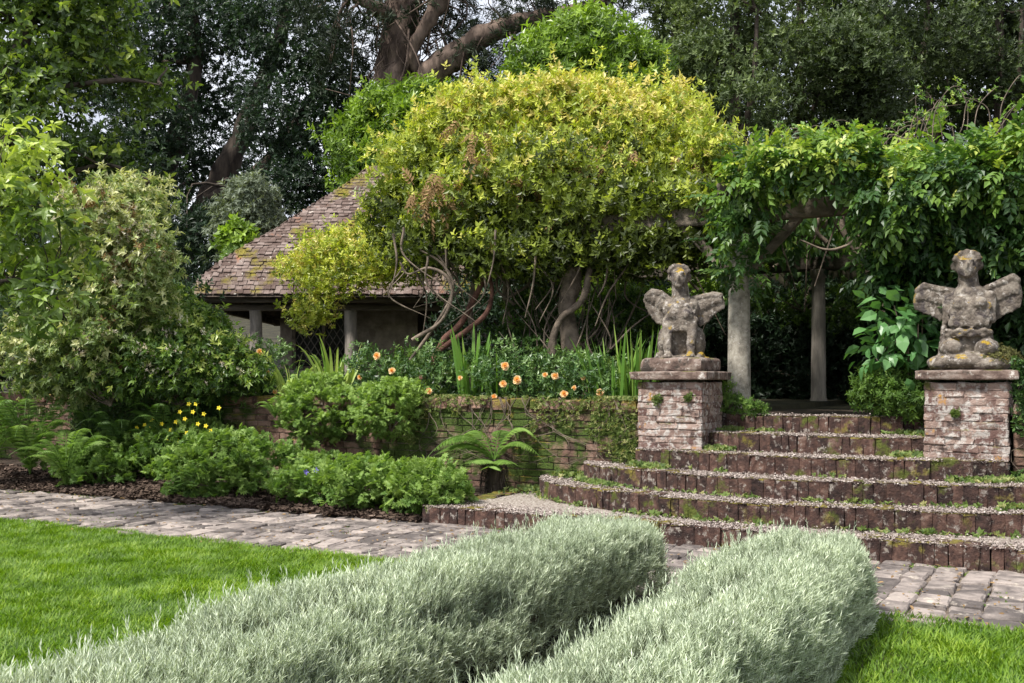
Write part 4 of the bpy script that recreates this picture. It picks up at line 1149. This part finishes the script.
C_ = crown(mb, TP['pin'], front, 1150, 7, .10, .17, tb=.34, tv=.14, tl=.10, tup=.28, up=-.25, outw=.7, zup=.8, inner=.15, svar=.45)
top = [(*G(u, v, 3.55), .8, .8, .2) for u in np.arange(-3.7, 1.6, 1.0) for v in (12.0, 12.6, 13.0, 14.1, 15.2, 16.2, 17.3, 18.4)]  # canopy carried far back to keep the sun off the hollow
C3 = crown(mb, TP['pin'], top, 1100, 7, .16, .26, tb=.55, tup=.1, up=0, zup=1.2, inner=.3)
# yellower new growth along the top edge
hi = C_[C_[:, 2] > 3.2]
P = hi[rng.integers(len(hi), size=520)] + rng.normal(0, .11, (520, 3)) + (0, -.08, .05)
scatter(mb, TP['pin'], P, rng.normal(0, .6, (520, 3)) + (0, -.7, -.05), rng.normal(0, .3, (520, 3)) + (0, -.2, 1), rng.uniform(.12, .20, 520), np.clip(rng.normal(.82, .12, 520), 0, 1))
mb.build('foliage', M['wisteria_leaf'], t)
mb = MB()
for q in range(34):
    x0 = rng.uniform(690, 900); y0 = rng.uniform(215, 290)
    v0 = rng.uniform(11.5, 15); D = onv(x0, v0)[1]
    vine(mb, [(x0, y0), (x0 + rng.normal(0, 10), y0 - 12), (x0 + rng.normal(0, 22), y0 - 30), (x0 + rng.normal(0, 40), y0 + rng.normal(0, 32))], D, [.026, .022, .016, .007], 5)
vine(mb, [(905, 410), (898, 350), (880, 300), (862, 262), (842, 225), (850, 190)], 11.0, [.045, .04, .036, .034, .03, .02])
vine(mb, [(898, 350), (905, 300), (900, 260), (870, 240), (830, 250), (800, 240)], 10.8, [.026, .024, .02, .018, .015, .008])
for q in range(44):                                            # pale whippy shoots above the roof
    if q == 0: tips = MB()
    x0 = rng.uniform(800, 1040) if q > 12 else rng.uniform(735, 830); h_ = rng.uniform(16, 44) * (.5 + .7 * (x0 > 900)); y0 = 152 - (x0 - 780) * .10; s_ = rng.choice([-1, 1]); w_ = rng.uniform(10, 34)
    D = onv(x0, 10.0)[1]
    j = rng.normal(0, 5, 6); e_ = rng.uniform(.1, 1.0)
    D = D + rng.uniform(0, 1.2)
    vine(mb, [(x0, y0 + 10), (x0 + s_ * w_ * .25 + j[0], y0 - h_ * .45 + j[1]), (x0 + s_ * w_ * .8 + j[2], y0 - h_ + j[3]), (x0 + s_ * w_ * (1 + .5 * e_) + j[4], y0 - h_ * (1 - .4 * e_) + j[5])], D, [.0055, .005, .004, .002], 4)
    c = at(x0 + s_ * w_ + j[2], y0 - h_ + j[3], D); scatter(tips, TP['s5'], c + rng.normal(0, .05, (7, 3)), rng.normal(0, .5, (7, 3)) + (0, 0, -.2), rng.normal(0, .4, (7, 3)) + (0, 0, 1), .06, rng.uniform(.5, .9, 7))
mb.build('stem', M['vine'], t, smooth=True)

tips.build('shoot_tips', M['wisteria_leaf'], t)
# hanging greenery at the back of the pergola, lit from behind
shrub('hanging_creeper', 'thin green creeper hanging from the rear beam of the pergola', 'climbing plant', [bp(825, 245, 17, 50, 10), bp(760, 300, 15.5, 24, 14), bp(830, 310, 16, 40, 18), bp(735, 250, 15, 40, 20), bp(860, 300, 15, 20, 20)], TP['s6'], 170, 7, .12, .14, 'bush_leaf', tb=.4, z0=2.4, stems=10)

# broad-leaved plant beside the right pedestal
shrub('hydrangea', 'plant with broad smooth leaves left of the right statue', 'plant', [bv(905, 320, 9.9, 26, 24), bv(890, 345, 9.9, 18, 16), bv(925, 335, 10, 18, 24), bv(915, 355, 10, 22, 18)], TP['big'], 80, 5, .09, .155, 'big_leaf', tb=.55, up=-.3, z0=.95)
shrub('fine_shrub', 'low feathery shrub at the top of the steps beside the right pedestal', 'shrub', [bv(890, 385, 10.0, 24, 18), bv(908, 400, 9.9, 24, 14), bv(880, 402, 10.1, 20, 10), bv(915, 370, 10.1, 14, 18)], TP['s7'], 260, 9, .05, .08, 'geranium', tb=.45, z0=.95)
shrub('fine_shrub', 'small tufts of greenery at the foot of the stone column', 'shrub', [bv(728, 405, 10.0, 16, 9), bv(752, 408, 10.0, 14, 6), bv(722, 395, 10.0, 8, 10)], TP['s7'], 70, 7, .04, .06, 'geranium', tb=.45, z0=.95)

M['stonecrop'] = leafmat('stonecrop', [(0, (.05, .05, .02)), (.6, (.15, .15, .05)), (1, (.28, .24, .12))], .7, .1, .2)
# ---------------------------------------------------------------- small plants
mb = MB(); n = 1500; U = rng.uniform(-14, 3, n); V_ = rng.uniform(5.6, 7.5, n)
Pw = np.stack([CA * U + SA * V_, -SA * U + CA * V_, rng.uniform(.022, .035, n)], -1)
scatter(mb, TP['med'], Pw, rng.normal(0, 1, (n, 3)) * (1, 1, .15), rng.normal(0, .3, (n, 3)) + (0, 0, 1), rng.uniform(.012, .045, n), rng.uniform(0, 1, n))
tag(mb.build('fallen_leaves', M['brown_leaf']), 'small fallen leaves lying on the paving', kind='stuff')
mb = MB(); n = 9000; U = rng.uniform(-15, 4, n); V_ = np.where(rng.uniform(0, 1, n) < .6, rng.normal(7.5, .06, n), rng.normal(6.6, .5, n))
Pw = np.stack([CA * U + SA * V_, -SA * U + CA * V_, np.full(n, .008)], -1); k = (fnoise(Pw, 2.4, 57) > .55) & (V_ > 5.7) & (V_ < 7.6); Pw = Pw[k]; n = len(Pw)
scatter(mb, tp_weed, Pw, rng.normal(0, .6, (n, 3)) + (0, -.3, .7), rng.normal(0, .4, (n, 3)) + (0, 0, 1), rng.uniform(.008, .028, n), np.clip(rng.normal(.5, .25, n), 0, 1))
tag(mb.build('path_weeds', M['weed']), 'tiny weeds growing between the paving stones', kind='stuff')

def creeper(name, label, u0, u1, z0, z1, v, n, th, size, mat, tb=.4, seed=0, tplk='s5', sc_=1.6, top=False):
    t = thing(name, label, 'climbing plant', G((u0 + u1) / 2, v, z0))
    U = rng.uniform(u0, u1, n); Zz = rng.uniform(z0, z1, n)
    P = np.stack([CA * U + SA * v, -SA * U + CA * v, Zz], -1)
    k = fnoise(P * (1, 1, .8), sc_, 70 + seed) + .18 * (Zz - z0) / (z1 - z0) > th; P = P[k]; n = len(P)
    P = P + np.outer(np.abs(rng.normal(0, .03, n)), (-SA, -CA, 0))
    mb = MB(); scatter(mb, TP[tplk], P, rng.normal(0, .6, (n, 3)) + (-SA * .5, -CA * .5, -.5), rng.normal(0, .3, (n, 3)) + (-SA, -CA, .5), size * rng.uniform(.6, 1.3, n), np.clip(rng.normal(tb, .2, n), 0, 1))
    mb.build('foliage', M[mat], t)
    mb = MB()
    for q in range(26):
        u = rng.uniform(u0 + .1, u1 - .1); z = z1
        pts = [G(u + rng.normal(0, .08) * j, v - .012, z - (z1 - z0) * .8 * j / 4) for j in range(5)]
        tube(mb, pts, [.006, .005, .004, .003, .002], 4, smooth=3)
    mb.build('stem', M['vine'], t)
creeper('wall_creeper', 'small leaved creeper on the mossy wall between fern and left pedestal', -6.6, -3.72,   .25, 1.13, 9.28, 4200, .66, .042, 'weed', .66, 1)
creeper('wall_creeper', 'dense matted creeper covering the wall beside the yellow poppies', -12.2, -9.3, .3, 1.13, 9.27, 7000, .40, .05, 'ivy', .45, 5, sc_=1.0)
creeper('ivy', 'ivy falling down the wall right of the right pedestal', -.38, 1.0, .2, 1.5, 9.24, 5200, .3, .06, 'ivy', .38, 3)

# moss and trailing plants along the wall top
mb = MB(); n = 9000
U = rng.uniform(-13, -3.7, n); V_ = rng.uniform(9.26, 9.62, n); P = np.stack([CA * U + SA * V_, -SA * U + CA * V_, np.full(n, 1.12)], -1)
k = fnoise(P, 1.6, 91) > .58; P = P[k]; n = len(P)
scatter(mb, tp_weed, P, rng.normal(0, .5, (n, 3)) + (0, -.3, .6), rng.normal(0, .4, (n, 3)) + (0, 0, 1), rng.uniform(.02, .05, n), np.clip(rng.normal(.6, .25, n), 0, 1))
tag(mb.build('wall_top_plants', M['weed']), 'tiny stonecrop and moss plants on the wall top', kind='stuff')
# mat of thyme on the right statue's base and the left cap
mb = MB(); n = 1500
c = SR + (.17, -.12, .07); d = nrm(rng.normal(0, 1, (n, 3))); d[:, 2] = np.abs(d[:, 2])
P = c + d * (.20, .16, .12) + rng.normal(0, .012, (n, 3))
scatter(mb, TP['s5'], P, d + rng.normal(0, .4, (n, 3)), rng.normal(0, .4, (n, 3)) + (0, 0, 1), rng.uniform(.012, .03, n), np.clip(rng.normal(.35, .2, n), 0, 1))
tag(mb.build('stonecrop_mat', M['stonecrop']), 'mat of stonecrop growing over the base of the right statue', 'plant')
# tufts rooted in the pedestals
for (u, z, s_, lab, vv) in ((-3.48, 1.12, .10, 'small weed rooted high on the face of the left pedestal', 9.18), (-3.16, 1.14, .08, 'small weed under the cap of the left pedestal, on the side of the steps', 9.185), (-.82, 1.03, .06, 'tiny weed in the middle of the right pedestal', 9.18)):
    mb = MB(); n = 90; P = G(u, vv, z) + rng.normal(0, s_ * .28, (n, 3)) * (1, .3, .8)
    scatter(mb, TP['s5'], P, rng.normal(0, .5, (n, 3)) + (-SA, -CA, -.1), rng.normal(0, .4, (n, 3)) + (0, 0, 1), rng.uniform(.02, .045, n), np.clip(rng.normal(.4, .2, n), 0, 1))
    tag(mb.build('wall_weed', M['weed']), lab, 'plant')

# --- geraniums and ground cover in the bed
def dome(px, pyt, pyb, v, rx, rd=None, nb=5, z0=.05):
    """blobs of a low mound whose top is at pyt and whose foot is at pyb"""
    D = onv(px, v)[1]; k = D / 1000; h = (pyb - pyt) * k; out = []
    c = onv(px, v, 0, pyb)
    for i in range(nb):
        f = (i + .5) / nb * 2 - 1
        out.append((c[0] + f * rx * k * .75, c[1] + rng.uniform(-.12, .12), c[2] + h * .45, rx * k * .42, .38, h * .55 * (1 - .35 * f * f) * rng.uniform(.72, 1.08)))
    return out
GG = 'geranium mounds along the bed'
def ger(label, px, pyt, pyb, v, rx, ncl, tb=.5, s=.062, mat='geranium', tplk='ger', cat='plant', name='geranium', nb=5, cs=.055, **kw):
    if mat == 'geranium': tb += .08
    if s == .062: s = .072; ncl = int(ncl * .8)
    return shrub(name, label, cat, dome(px, pyt, pyb, v, rx, nb=nb), TP[tplk], ncl, 9, cs, s, mat, tb=tb, tup=.16, stems=20, stem_r=.008, sm='vine', outw=.6, up=.5, lower=.5, **kw)
ger('widest low geranium mound, spilling toward the path beneath the matted creeper', 245, 430, 503, 8.15, 84, 760, .52, group=GG, nb=7)
ger('rounded geranium draped over the wall top, left one of the touching pair', 318, 372, 440, 9.1, 38, 420, .72, s=.058, cs=.04, group=GG)
ger('rounded geranium draped over the wall top, right one of the touching pair', 388, 376, 436, 9.1, 34, 380, .74, s=.058, cs=.04, group=GG)
t, C_ = ger('geranium with two violet blue flowers at the edge of the mulch', 312, 462, 500, 8.05, 34, 200, .5, group=GG)
bl_pts = []
for (px, py) in ((306, 472), (316, 470)):
    c = onv(px, 7.75, 0, py); mb = MB()
    for a in range(5): scatter(mb, TP['med'], [c], [(math.cos(a * 1.257), -.5, math.sin(a * 1.257))], [(0, -1, .3)], .035, .5)
    mb.build('flower', M['blue'], t)
ger('light green geranium between the violet flowers and the right hand clump', 362, 456, 503, 7.95, 40, 330, .62, group=GG)
ger('bushy bright green geranium next to the low end of the bottom step', 425, 462, 514, 7.95, 42, 400, .58, group=GG)
ger('sparse leafy groundcover at the back of the bed behind the yellow poppies', 120, 440, 475, 8.4, 70, 330, .35, group='low groundcover', name='groundcover_plant')
t, C_ = ger('welsh poppy clump with bright yellow flowers in the middle of the bed', 190, 414, 470, 8.8, 46, 330, .42, name='poppy_plant')
def poppies(t, pts, v=8.5, r=.025):
    mb = MB()
    for (px, py) in pts:
        c = onv(px, v, 0, py); f = MB()
        for a in range(5): scatter(f, TP['big'], [c], [(math.cos(a * 1.257), -.35 + .1 * math.sin(a), math.sin(a * 1.257) + .2)], [(0, -1, .4)], r * 1.2, rng.uniform(0, 1))
        f.build('flower', M['yellow'], t)
        mb = MB(); tube(mb, [c, c + (.01, .02, -.12), c + (.0, .1, -.3)], .003, 4, smooth=2)
        mb.build('flower_stalk', M['geranium'], t)
poppies(t, [(162, 424), (198, 424), (176, 422), (206, 426), (193, 412), (166, 440), (171, 430), (189, 404), (196, 404), (204, 414), (185, 419), (211, 431), (219, 408), (180, 412), (187, 433), (178, 441)])
t, C_ = ger('smaller yellow poppy clump at the foot of the ferns', 140, 415, 462, 8.7, 34, 200, .38, name='poppy_plant')
poppies(t, [(152, 420), (137, 428), (118, 438), (145, 425), (129, 433), (149, 428), (81, 434), (140, 378), (155, 373)])
ger('low green plant in the gap between fern and poppies', 95, 452, 485, 8.1, 36, 180, .42, name='groundcover_plant', group='low groundcover')

# --- ferns
def fern(label, c, n, L_, h, mat='fern', spread=(0, 2 * math.pi), tb=.5, name='fern', npin=22, crownh=0, wid=.24, base=None, droop=.5, hand=None):
    t = thing(name, label, 'fern', c)
    mb = MB(); pin = (leaf(.13, .02, .08))
    for i in range(n):
        a = spread[0] + (spread[1] - spread[0]) * (i + rng.uniform(-.3, .3)) / n
        l = L_ * rng.uniform(.75, 1.1); hh = h * rng.uniform(.6, 1.2)
        if hand: a, l, hh = R(hand[i][0]), hand[i][1], hand[i][2]
        d = np.array([math.cos(a), math.sin(a), 0]); s_ = np.linspace(0, 1, npin)
        P = np.asarray(c) + (0, 0, crownh) + d * (l * s_ ** 1.15)[:, None] + np.array([0, 0, 1]) * (hh * (1.9 * s_ - (.9 + droop) * s_ ** 2))[:, None]
        tube(mb, P, np.linspace(.007, .002, npin), 4, tb - .2, smooth=0)
        T = nrm(np.gradient(P, axis=0)); side = nrm(np.cross(T, (0, 0, 1.0))); up = np.cross(side, T)
        env = np.sin(np.clip(s_ * 1.02 + .12, 0, 1) * math.pi) ** .8 * l * wid
        tt = np.clip(tb + rng.normal(0, .1) + rng.normal(0, .06, npin), 0, 1)
        for q in (-1, 1):
            for off in (0, .5):
                Pq = P + T * (off * l / npin)
                scatter(mb, pin, Pq[1:], (side * q * 1.0 + T * .45 - up * .3)[1:], (up + rng.normal(0, .12, up.shape))[1:], env[1:] * rng.uniform(.85, 1.1, npin - 1), tt[1:])
    mb.build('fronds', M[mat], t)
    return t
for (px, py, D, n, L_, h, tb, lab) in ((30, 474, 12.1, 22, .72, 1.22, .68, 'large shuttlecock fern at the left edge beside the path'), (-12, 474, 12.1, 18, .7, 1.2, .68, 'fern cut off by the left edge of the photo'), (66, 482, 11.7, 15, .6, .85, .78, 'smaller pale fern leaning out in front of the low wall stub'),
        (120, 455, 12.3, 12, .6, .72, .3, 'dark fern under the viburnum against the wall'), (165, 440, 12.2, 10, .6, .62, .4, 'upright fern behind the yellow poppies'), (90, 440, 13, 10, .5, .8, .25, 'darkest fern tucked between wall stub and viburnum')):
    fern(lab, at(px, py, D), n, L_, h, tb=tb)
fern('small golden fern on the wall end left of the draped geraniums', at(275, 418, 11.6), 9, .3, .35, tb=.8)
c = onv(494, 9.02, 0, 492)
t = fern('spreading fern on a dark fibrous trunk against the mossy wall', c, 9, .82, .52, tb=.76, crownh=.31, npin=28, wid=.26, droop=1.05, hand=((178, .72, .42), (200, .80, .62), (232, .55, .10), (262, .5, -.05), (300, .5, .08), (335, .6, .48), (8, .62, .78), (70, .5, .7), (140, .6, .7)))
mb = MB(); tube(mb, [c + (0, .05, -.05), c + (.02, .03, .16), c + (0, 0, .34)], [.10, .085, .06], 12, smooth=5, rough=.8)
for q in range(90):
    a = rng.uniform(0, 6.28); z = rng.uniform(0, .31); p = c + (math.cos(a) * .075, math.sin(a) * .075, z); tube(mb, [p, p + (math.cos(a) * .05, math.sin(a) * .05, .02), p + (math.cos(a) * .08, math.sin(a) * .08, -.08)], [.006, .005, .002], 4, smooth=0)
mb.build('trunk', M['dark_bark'], t)

# --- iris and daylily blades
def blades(label, c, n, h, lean, arch, w_=.022, tb=.5, name='iris', rad=.12, mat='iris'):
    t = thing(name, label, 'plant', c); mb = MB()
    for i in range(n):
        a = rng.uniform(0, 6.28); r_ = rad * math.sqrt(rng.uniform(0, 1)); p = np.asarray(c) + (math.cos(a) * r_, math.sin(a) * r_, 0)
        d = np.array([math.cos(a), math.sin(a), 0]) * lean * rng.uniform(.3, 1.2); hh = h * rng.uniform(.6, 1.08); ar = arch * rng.uniform(.3, 1.4)
        k = 9; s_ = np.linspace(0, 1, k)
        P = p + np.outer(s_ * hh + ar * hh * s_ ** 2.5, d) + np.outer(hh * (s_ - ar * .75 * s_ ** 3.2), (0, 0, 1))
        b = rng.uniform(0, 6.28); side = np.array([math.cos(b), math.sin(b), 0]); wv = w_ * rng.uniform(.7, 1.2) * np.sin(np.clip(.35 + s_ * .65, 0, 1) * math.pi) ** .6 / 1
        wv[-1] = .001
        T = tb + rng.normal(0, .12)
        V = np.stack([P - side * wv[:, None], P + side * wv[:, None] + (0, 0, .002)], 1)
        I = np.arange(2 * k).reshape(k, 2); F = np.stack([I[:-1, 0], I[:-1, 1], I[1:, 1], I[1:, 0]], -1)
        mb.add(V.reshape(-1, 3), [F], np.clip(T, 0, 1))
    mb.build('leaves', M[mat], t); return t
zt = 1.04
def tv(px, v, z=zt): return onv(px, v, z)
blades('tall stand of sword leaved iris right behind the wall by the left pedestal', tv(615, 9.7), 44, .80, .25, .18, .017, .42, rad=.26)
blades('second stand of iris touching the left pedestal', tv(640, 9.8), 28, .92, .22, .12, .018, .55, rad=.2)
blades('narrow clump of iris with one very tall leaf, among the orange roses', tv(472, 9.7), 30, .95, .24, .15, .022, .42, rad=.12)
blades('iris clump beside the middle roses', tv(497, 9.75), 18, .7, .25, .2, .016, .35, rad=.1)
blades('arching cream striped grass clump, the left one under the window', tv(292, 9.62), 34, .74, .38, .75, .022, .9, name='variegated_grass', rad=.14)
blades('taller striped leaf clump with yellow tips under the window', tv(335, 9.65), 38, .92, .3, .45, .022, .8, name='variegated_grass', rad=.16)

# --- roses
PETAL = (np.array([(0, 0, 0), (-.32, .3, .08), (-.46, .65, .12), (-.28, .95, .02), (0, 1.02, -.04), (.28, .95, .02), (.46, .65, .12), (.32, .3, .08), (0, .55, -.03)]), np.array([(8, (i + 1) % 8, i) for i in range(8)]))
def rose(c, r, parent, small=False):
    mb = MB()
    for ring, (n, o, up) in enumerate(((4, .25, 1.2), (6, .55, .7), (8, .85, .25))):
        for i in range(n):
            a = i * 6.283 / n + ring * .5 + rng.uniform(-.2, .2); d = np.array([math.cos(a), -.5, math.sin(a)])
            d = np.array([math.cos(a) * o, -up * .8, math.sin(a) * o + .12])
            scatter(mb, PETAL, [np.asarray(c) + d * r * .12], [d], [(-math.cos(a), -.6, -math.sin(a))], r * 1.0 * rng.uniform(.85, 1.1), np.clip(rng.normal(.35 + .25 * ring, .12), 0, 1))
    ball(mb, c, (r * .42, r * .42, r * .42), nu=10, nv=8, t=.15)
    return mb.build('bloom', M['rose'], parent, smooth=True)
def rosebush(label, px, v, rx, pyt, pyb, blooms, ncl, tb=.42):
    t, C_ = shrub('rose_bush', label, 'rose bush', dome(px, pyt - 6, pyb, v, rx, nb=5), TP['s5'], int(ncl * .62), 7, .085, .085, 'rose_leaf', 'orange rose bushes behind the wall', tb=tb + .08, tv=.2, z0=1.0, stems=18, stem_r=.01, sm='geranium')
    for (x, y, r) in blooms:
        c = onv(x, v - .42, 0, y); rose(c, r * .76, t)
        mb = MB(); tube(mb, [c + (0, .02, 0), c + (rng.normal(0, .03), .08, -.15), c + (0, .2, -.3)], .004, 4, smooth=2); mb.build('flower_stalk', M['geranium'], t)
rosebush('leftmost rose bush, two apricot blooms above the matted creeper', 245, 9.9, 50, 340, 402, [(260, 352, .055), (242, 374, .055), (275, 392, .04), (268, 372, .03)], 300, .5)
rosebush('rose bush right of the striped leaves with an orange bloom on top', 378, 9.9, 34, 352, 400, [(377, 356, .055), (392, 371, .05), (360, 377, .042), (334, 378, .04)], 220)
rosebush('rose bush at the right end of the draped geraniums, one low bloom', 432, 9.9, 30, 352, 400, [(429, 391, .048), (460, 378, .035)], 200)
rosebush('rose bush with the cluster of three large apricot blooms', 508, 9.85, 34, 350, 400, [(505, 366, .06), (517, 380, .06), (503, 384, .052), (494, 397, .045)], 260)
rosebush('rose bush under the climber trunk with a flat open orange bloom', 555, 9.85, 30, 356, 402, [(555, 376, .05), (545, 375, .038), (564, 394, .052), (574, 388, .034)], 220)
rosebush('rose bush by the iris with a pale bloom at the wall top', 600, 9.85, 26, 362, 402, [(600, 393, .052), (583, 378, .03)], 160)
ger('feathery green foliage to the right of the plaster wall panel', 412, 350, 400, 10.4, 30, 110, .38, s=.08, mat='fern', tplk='s7', name='bedding_plant', group='mixed plants behind the wall')
ger('dark bedding plants between the roses and the red stems', 462, 356, 402, 10.3, 56, 130, .45, s=.09, mat='geranium', tplk='s5', name='bedding_plant', group='mixed plants behind the wall')
ger('leafy plants under the tall stems left of the iris', 575, 350, 402, 10.5, 50, 130, .45, s=.09, mat='geranium', tplk='s7', name='bedding_plant', group='mixed plants behind the wall')
ger('green plants on the bank below the summerhouse window', 300, 378, 402, 10.3, 60, 200, .45, s=.09, mat='rose_leaf', tplk='s5', name='bedding_plant', group='mixed plants behind the wall')

# ---------------------------------------------------------------- lavender hedges
tp_lav = spray(9, .42, .13, .66, 21, .8, leaf(.14, .03, .06))
bud = spray(12, .17, .2, .80, 31, .85, leaf(.16, .02, .04))
_old = merge([(leaf(.14)[0], leaf(.14)[1], rot('y', a * 2.09) @ rot('x', R(-6)), .4, (0, .62, 0)) for a in range(3)] + [(np.array([(-.01, 0, 0), (.01, 0, 0), (.008, .7, 0), (-.008, .7, 0)]), np.array([(0, 1, 2), (0, 2, 3)]), rot('y', a), 1, (0, 0, 0)) for a in (0, 1.57)])
def hedge(label, uc, hw, v0, v1, h, n):
    t = thing('lavender_hedge', label, 'hedge', G(uc, (v0 + v1) / 2, 0), 'lavender hedges flanking the way to the steps')
    V_ = rng.uniform(v0, v1, n); th = rng.uniform(R(-6), R(186), n)
    def surf(V_, th, f=1.0):
        lump = 1 + .22 * (fnoise(np.stack([V_ * 1.7, np.cos(th) + uc, np.sin(th)], -1), 1.3, 5) - .5) * 2
        e = np.minimum(1, np.maximum(.02, (v1 - V_) / .38)); e = np.sqrt(1 - (1 - e) ** 2)
        cu = np.sign(np.cos(th)) * np.abs(np.cos(th)) ** .55 * hw * lump * f * (.55 + .45 * e)
        cz = np.sign(np.sin(th)) * np.abs(np.sin(th)) ** .55 * (h - .08) * lump * f * (.75 + .25 * e) + .06
        u = uc + cu
        return np.stack([CA * u + SA * V_, -SA * u + CA * V_, np.maximum(cz, .02)], -1)
    P = surf(V_, th)
    # a rounded far end
    k = V_ > v1 - .06
    O = np.stack([CA * np.cos(th), -SA * np.cos(th), np.sin(th)], -1)
    dep = np.abs(rng.normal(0, .045, n)); P = P - O * dep[:, None]
    k = fnoise(P, 9.0, 23, 2) > .37 + .05 * (1 - np.sin(th)); P, O, V_, th = P[k], O[k], V_[k], th[k]; n = len(P)
    nz = fnoise(P, 3.0, 17)
    endf = np.clip((V_ - (v1 - .3)) / .3, 0, 1)[:, None]
    Y = O * .55 + (0, 0, .95) + rng.normal(0, .30, (n, 3)) + endf * np.array([SA, CA, 0]) * .5
    Y[:, 2] = np.maximum(Y[:, 2], .25)
    mb = MB(); scatter(mb, tp_lav, P, Y, rng.normal(0, 1, (n, 3)), rng.uniform(.036, .072, n) * (.65 + .7 * nz), np.clip(.56 + (nz - .5) * .5 + rng.normal(0, .24, n), 0, 1))
    # inner layer of darker leaves
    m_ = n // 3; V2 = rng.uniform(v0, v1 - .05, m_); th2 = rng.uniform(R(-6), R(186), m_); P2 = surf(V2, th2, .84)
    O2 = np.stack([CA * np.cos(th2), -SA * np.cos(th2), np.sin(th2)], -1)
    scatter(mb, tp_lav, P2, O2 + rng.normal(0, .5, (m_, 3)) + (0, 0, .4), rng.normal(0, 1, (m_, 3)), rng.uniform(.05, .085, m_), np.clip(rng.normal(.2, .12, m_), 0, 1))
    mb.build('foliage', M['lavender'], t)
    mb = MB()
    for q in range(int(420 * (v1 - v0) / 4.5)):
        v = rng.uniform(v0, v1 - .1); u = uc + rng.normal(0, .06); b = G(u, v, .0); a = rng.uniform(R(5), R(175)); e = surf(np.array([v + rng.normal(0, .12)]), np.array([a]), .95)[0]
        tube(mb, [b, (b + e) / 2 + rng.normal(0, .03, 3), e], [.007, .005, .002], 4, smooth=2)
    P = np.array([surf(np.full(15, v), np.linspace(R(4), R(176), 15), .70) for v in np.linspace(v0, v1 - .22, 26)]); sheet(mb, P)
    mb.build('stem', M['lavender_wood'], t)
    mb = MB(); m_ = int(1900 * (v1 - v0) / 4.5); V3 = rng.uniform(v0, v1, m_); th3 = np.where(rng.uniform(0, 1, m_) < .5, rng.uniform(R(115), R(178), m_), rng.uniform(R(5), R(178), m_))
    P3 = surf(V3, th3, .97)
    scatter(mb, bud, P3, rng.normal(0, .14, (m_, 3)) + (0, 0, 1), rng.normal(0, 1, (m_, 3)), rng.uniform(.05, .10, m_) + .07 * (rng.uniform(0, 1, m_) < .22), np.clip(rng.normal(.6, .15, m_), 0, 1))
    f = mb.build('flower_stalks', M['lavender'], t); f['kind'] = 'stuff'
hedge('silver green lavender hedge between the left lawn and the narrow channel', -2.41, .35, .9, 5.78, .50, 56000)
hedge('silver green lavender hedge right of the channel, next to the small right lawn', -1.18, .29, .9, 5.75, .49, 52000)

for o in list(sc.objects):
    if '_org' in o: del o['_org']
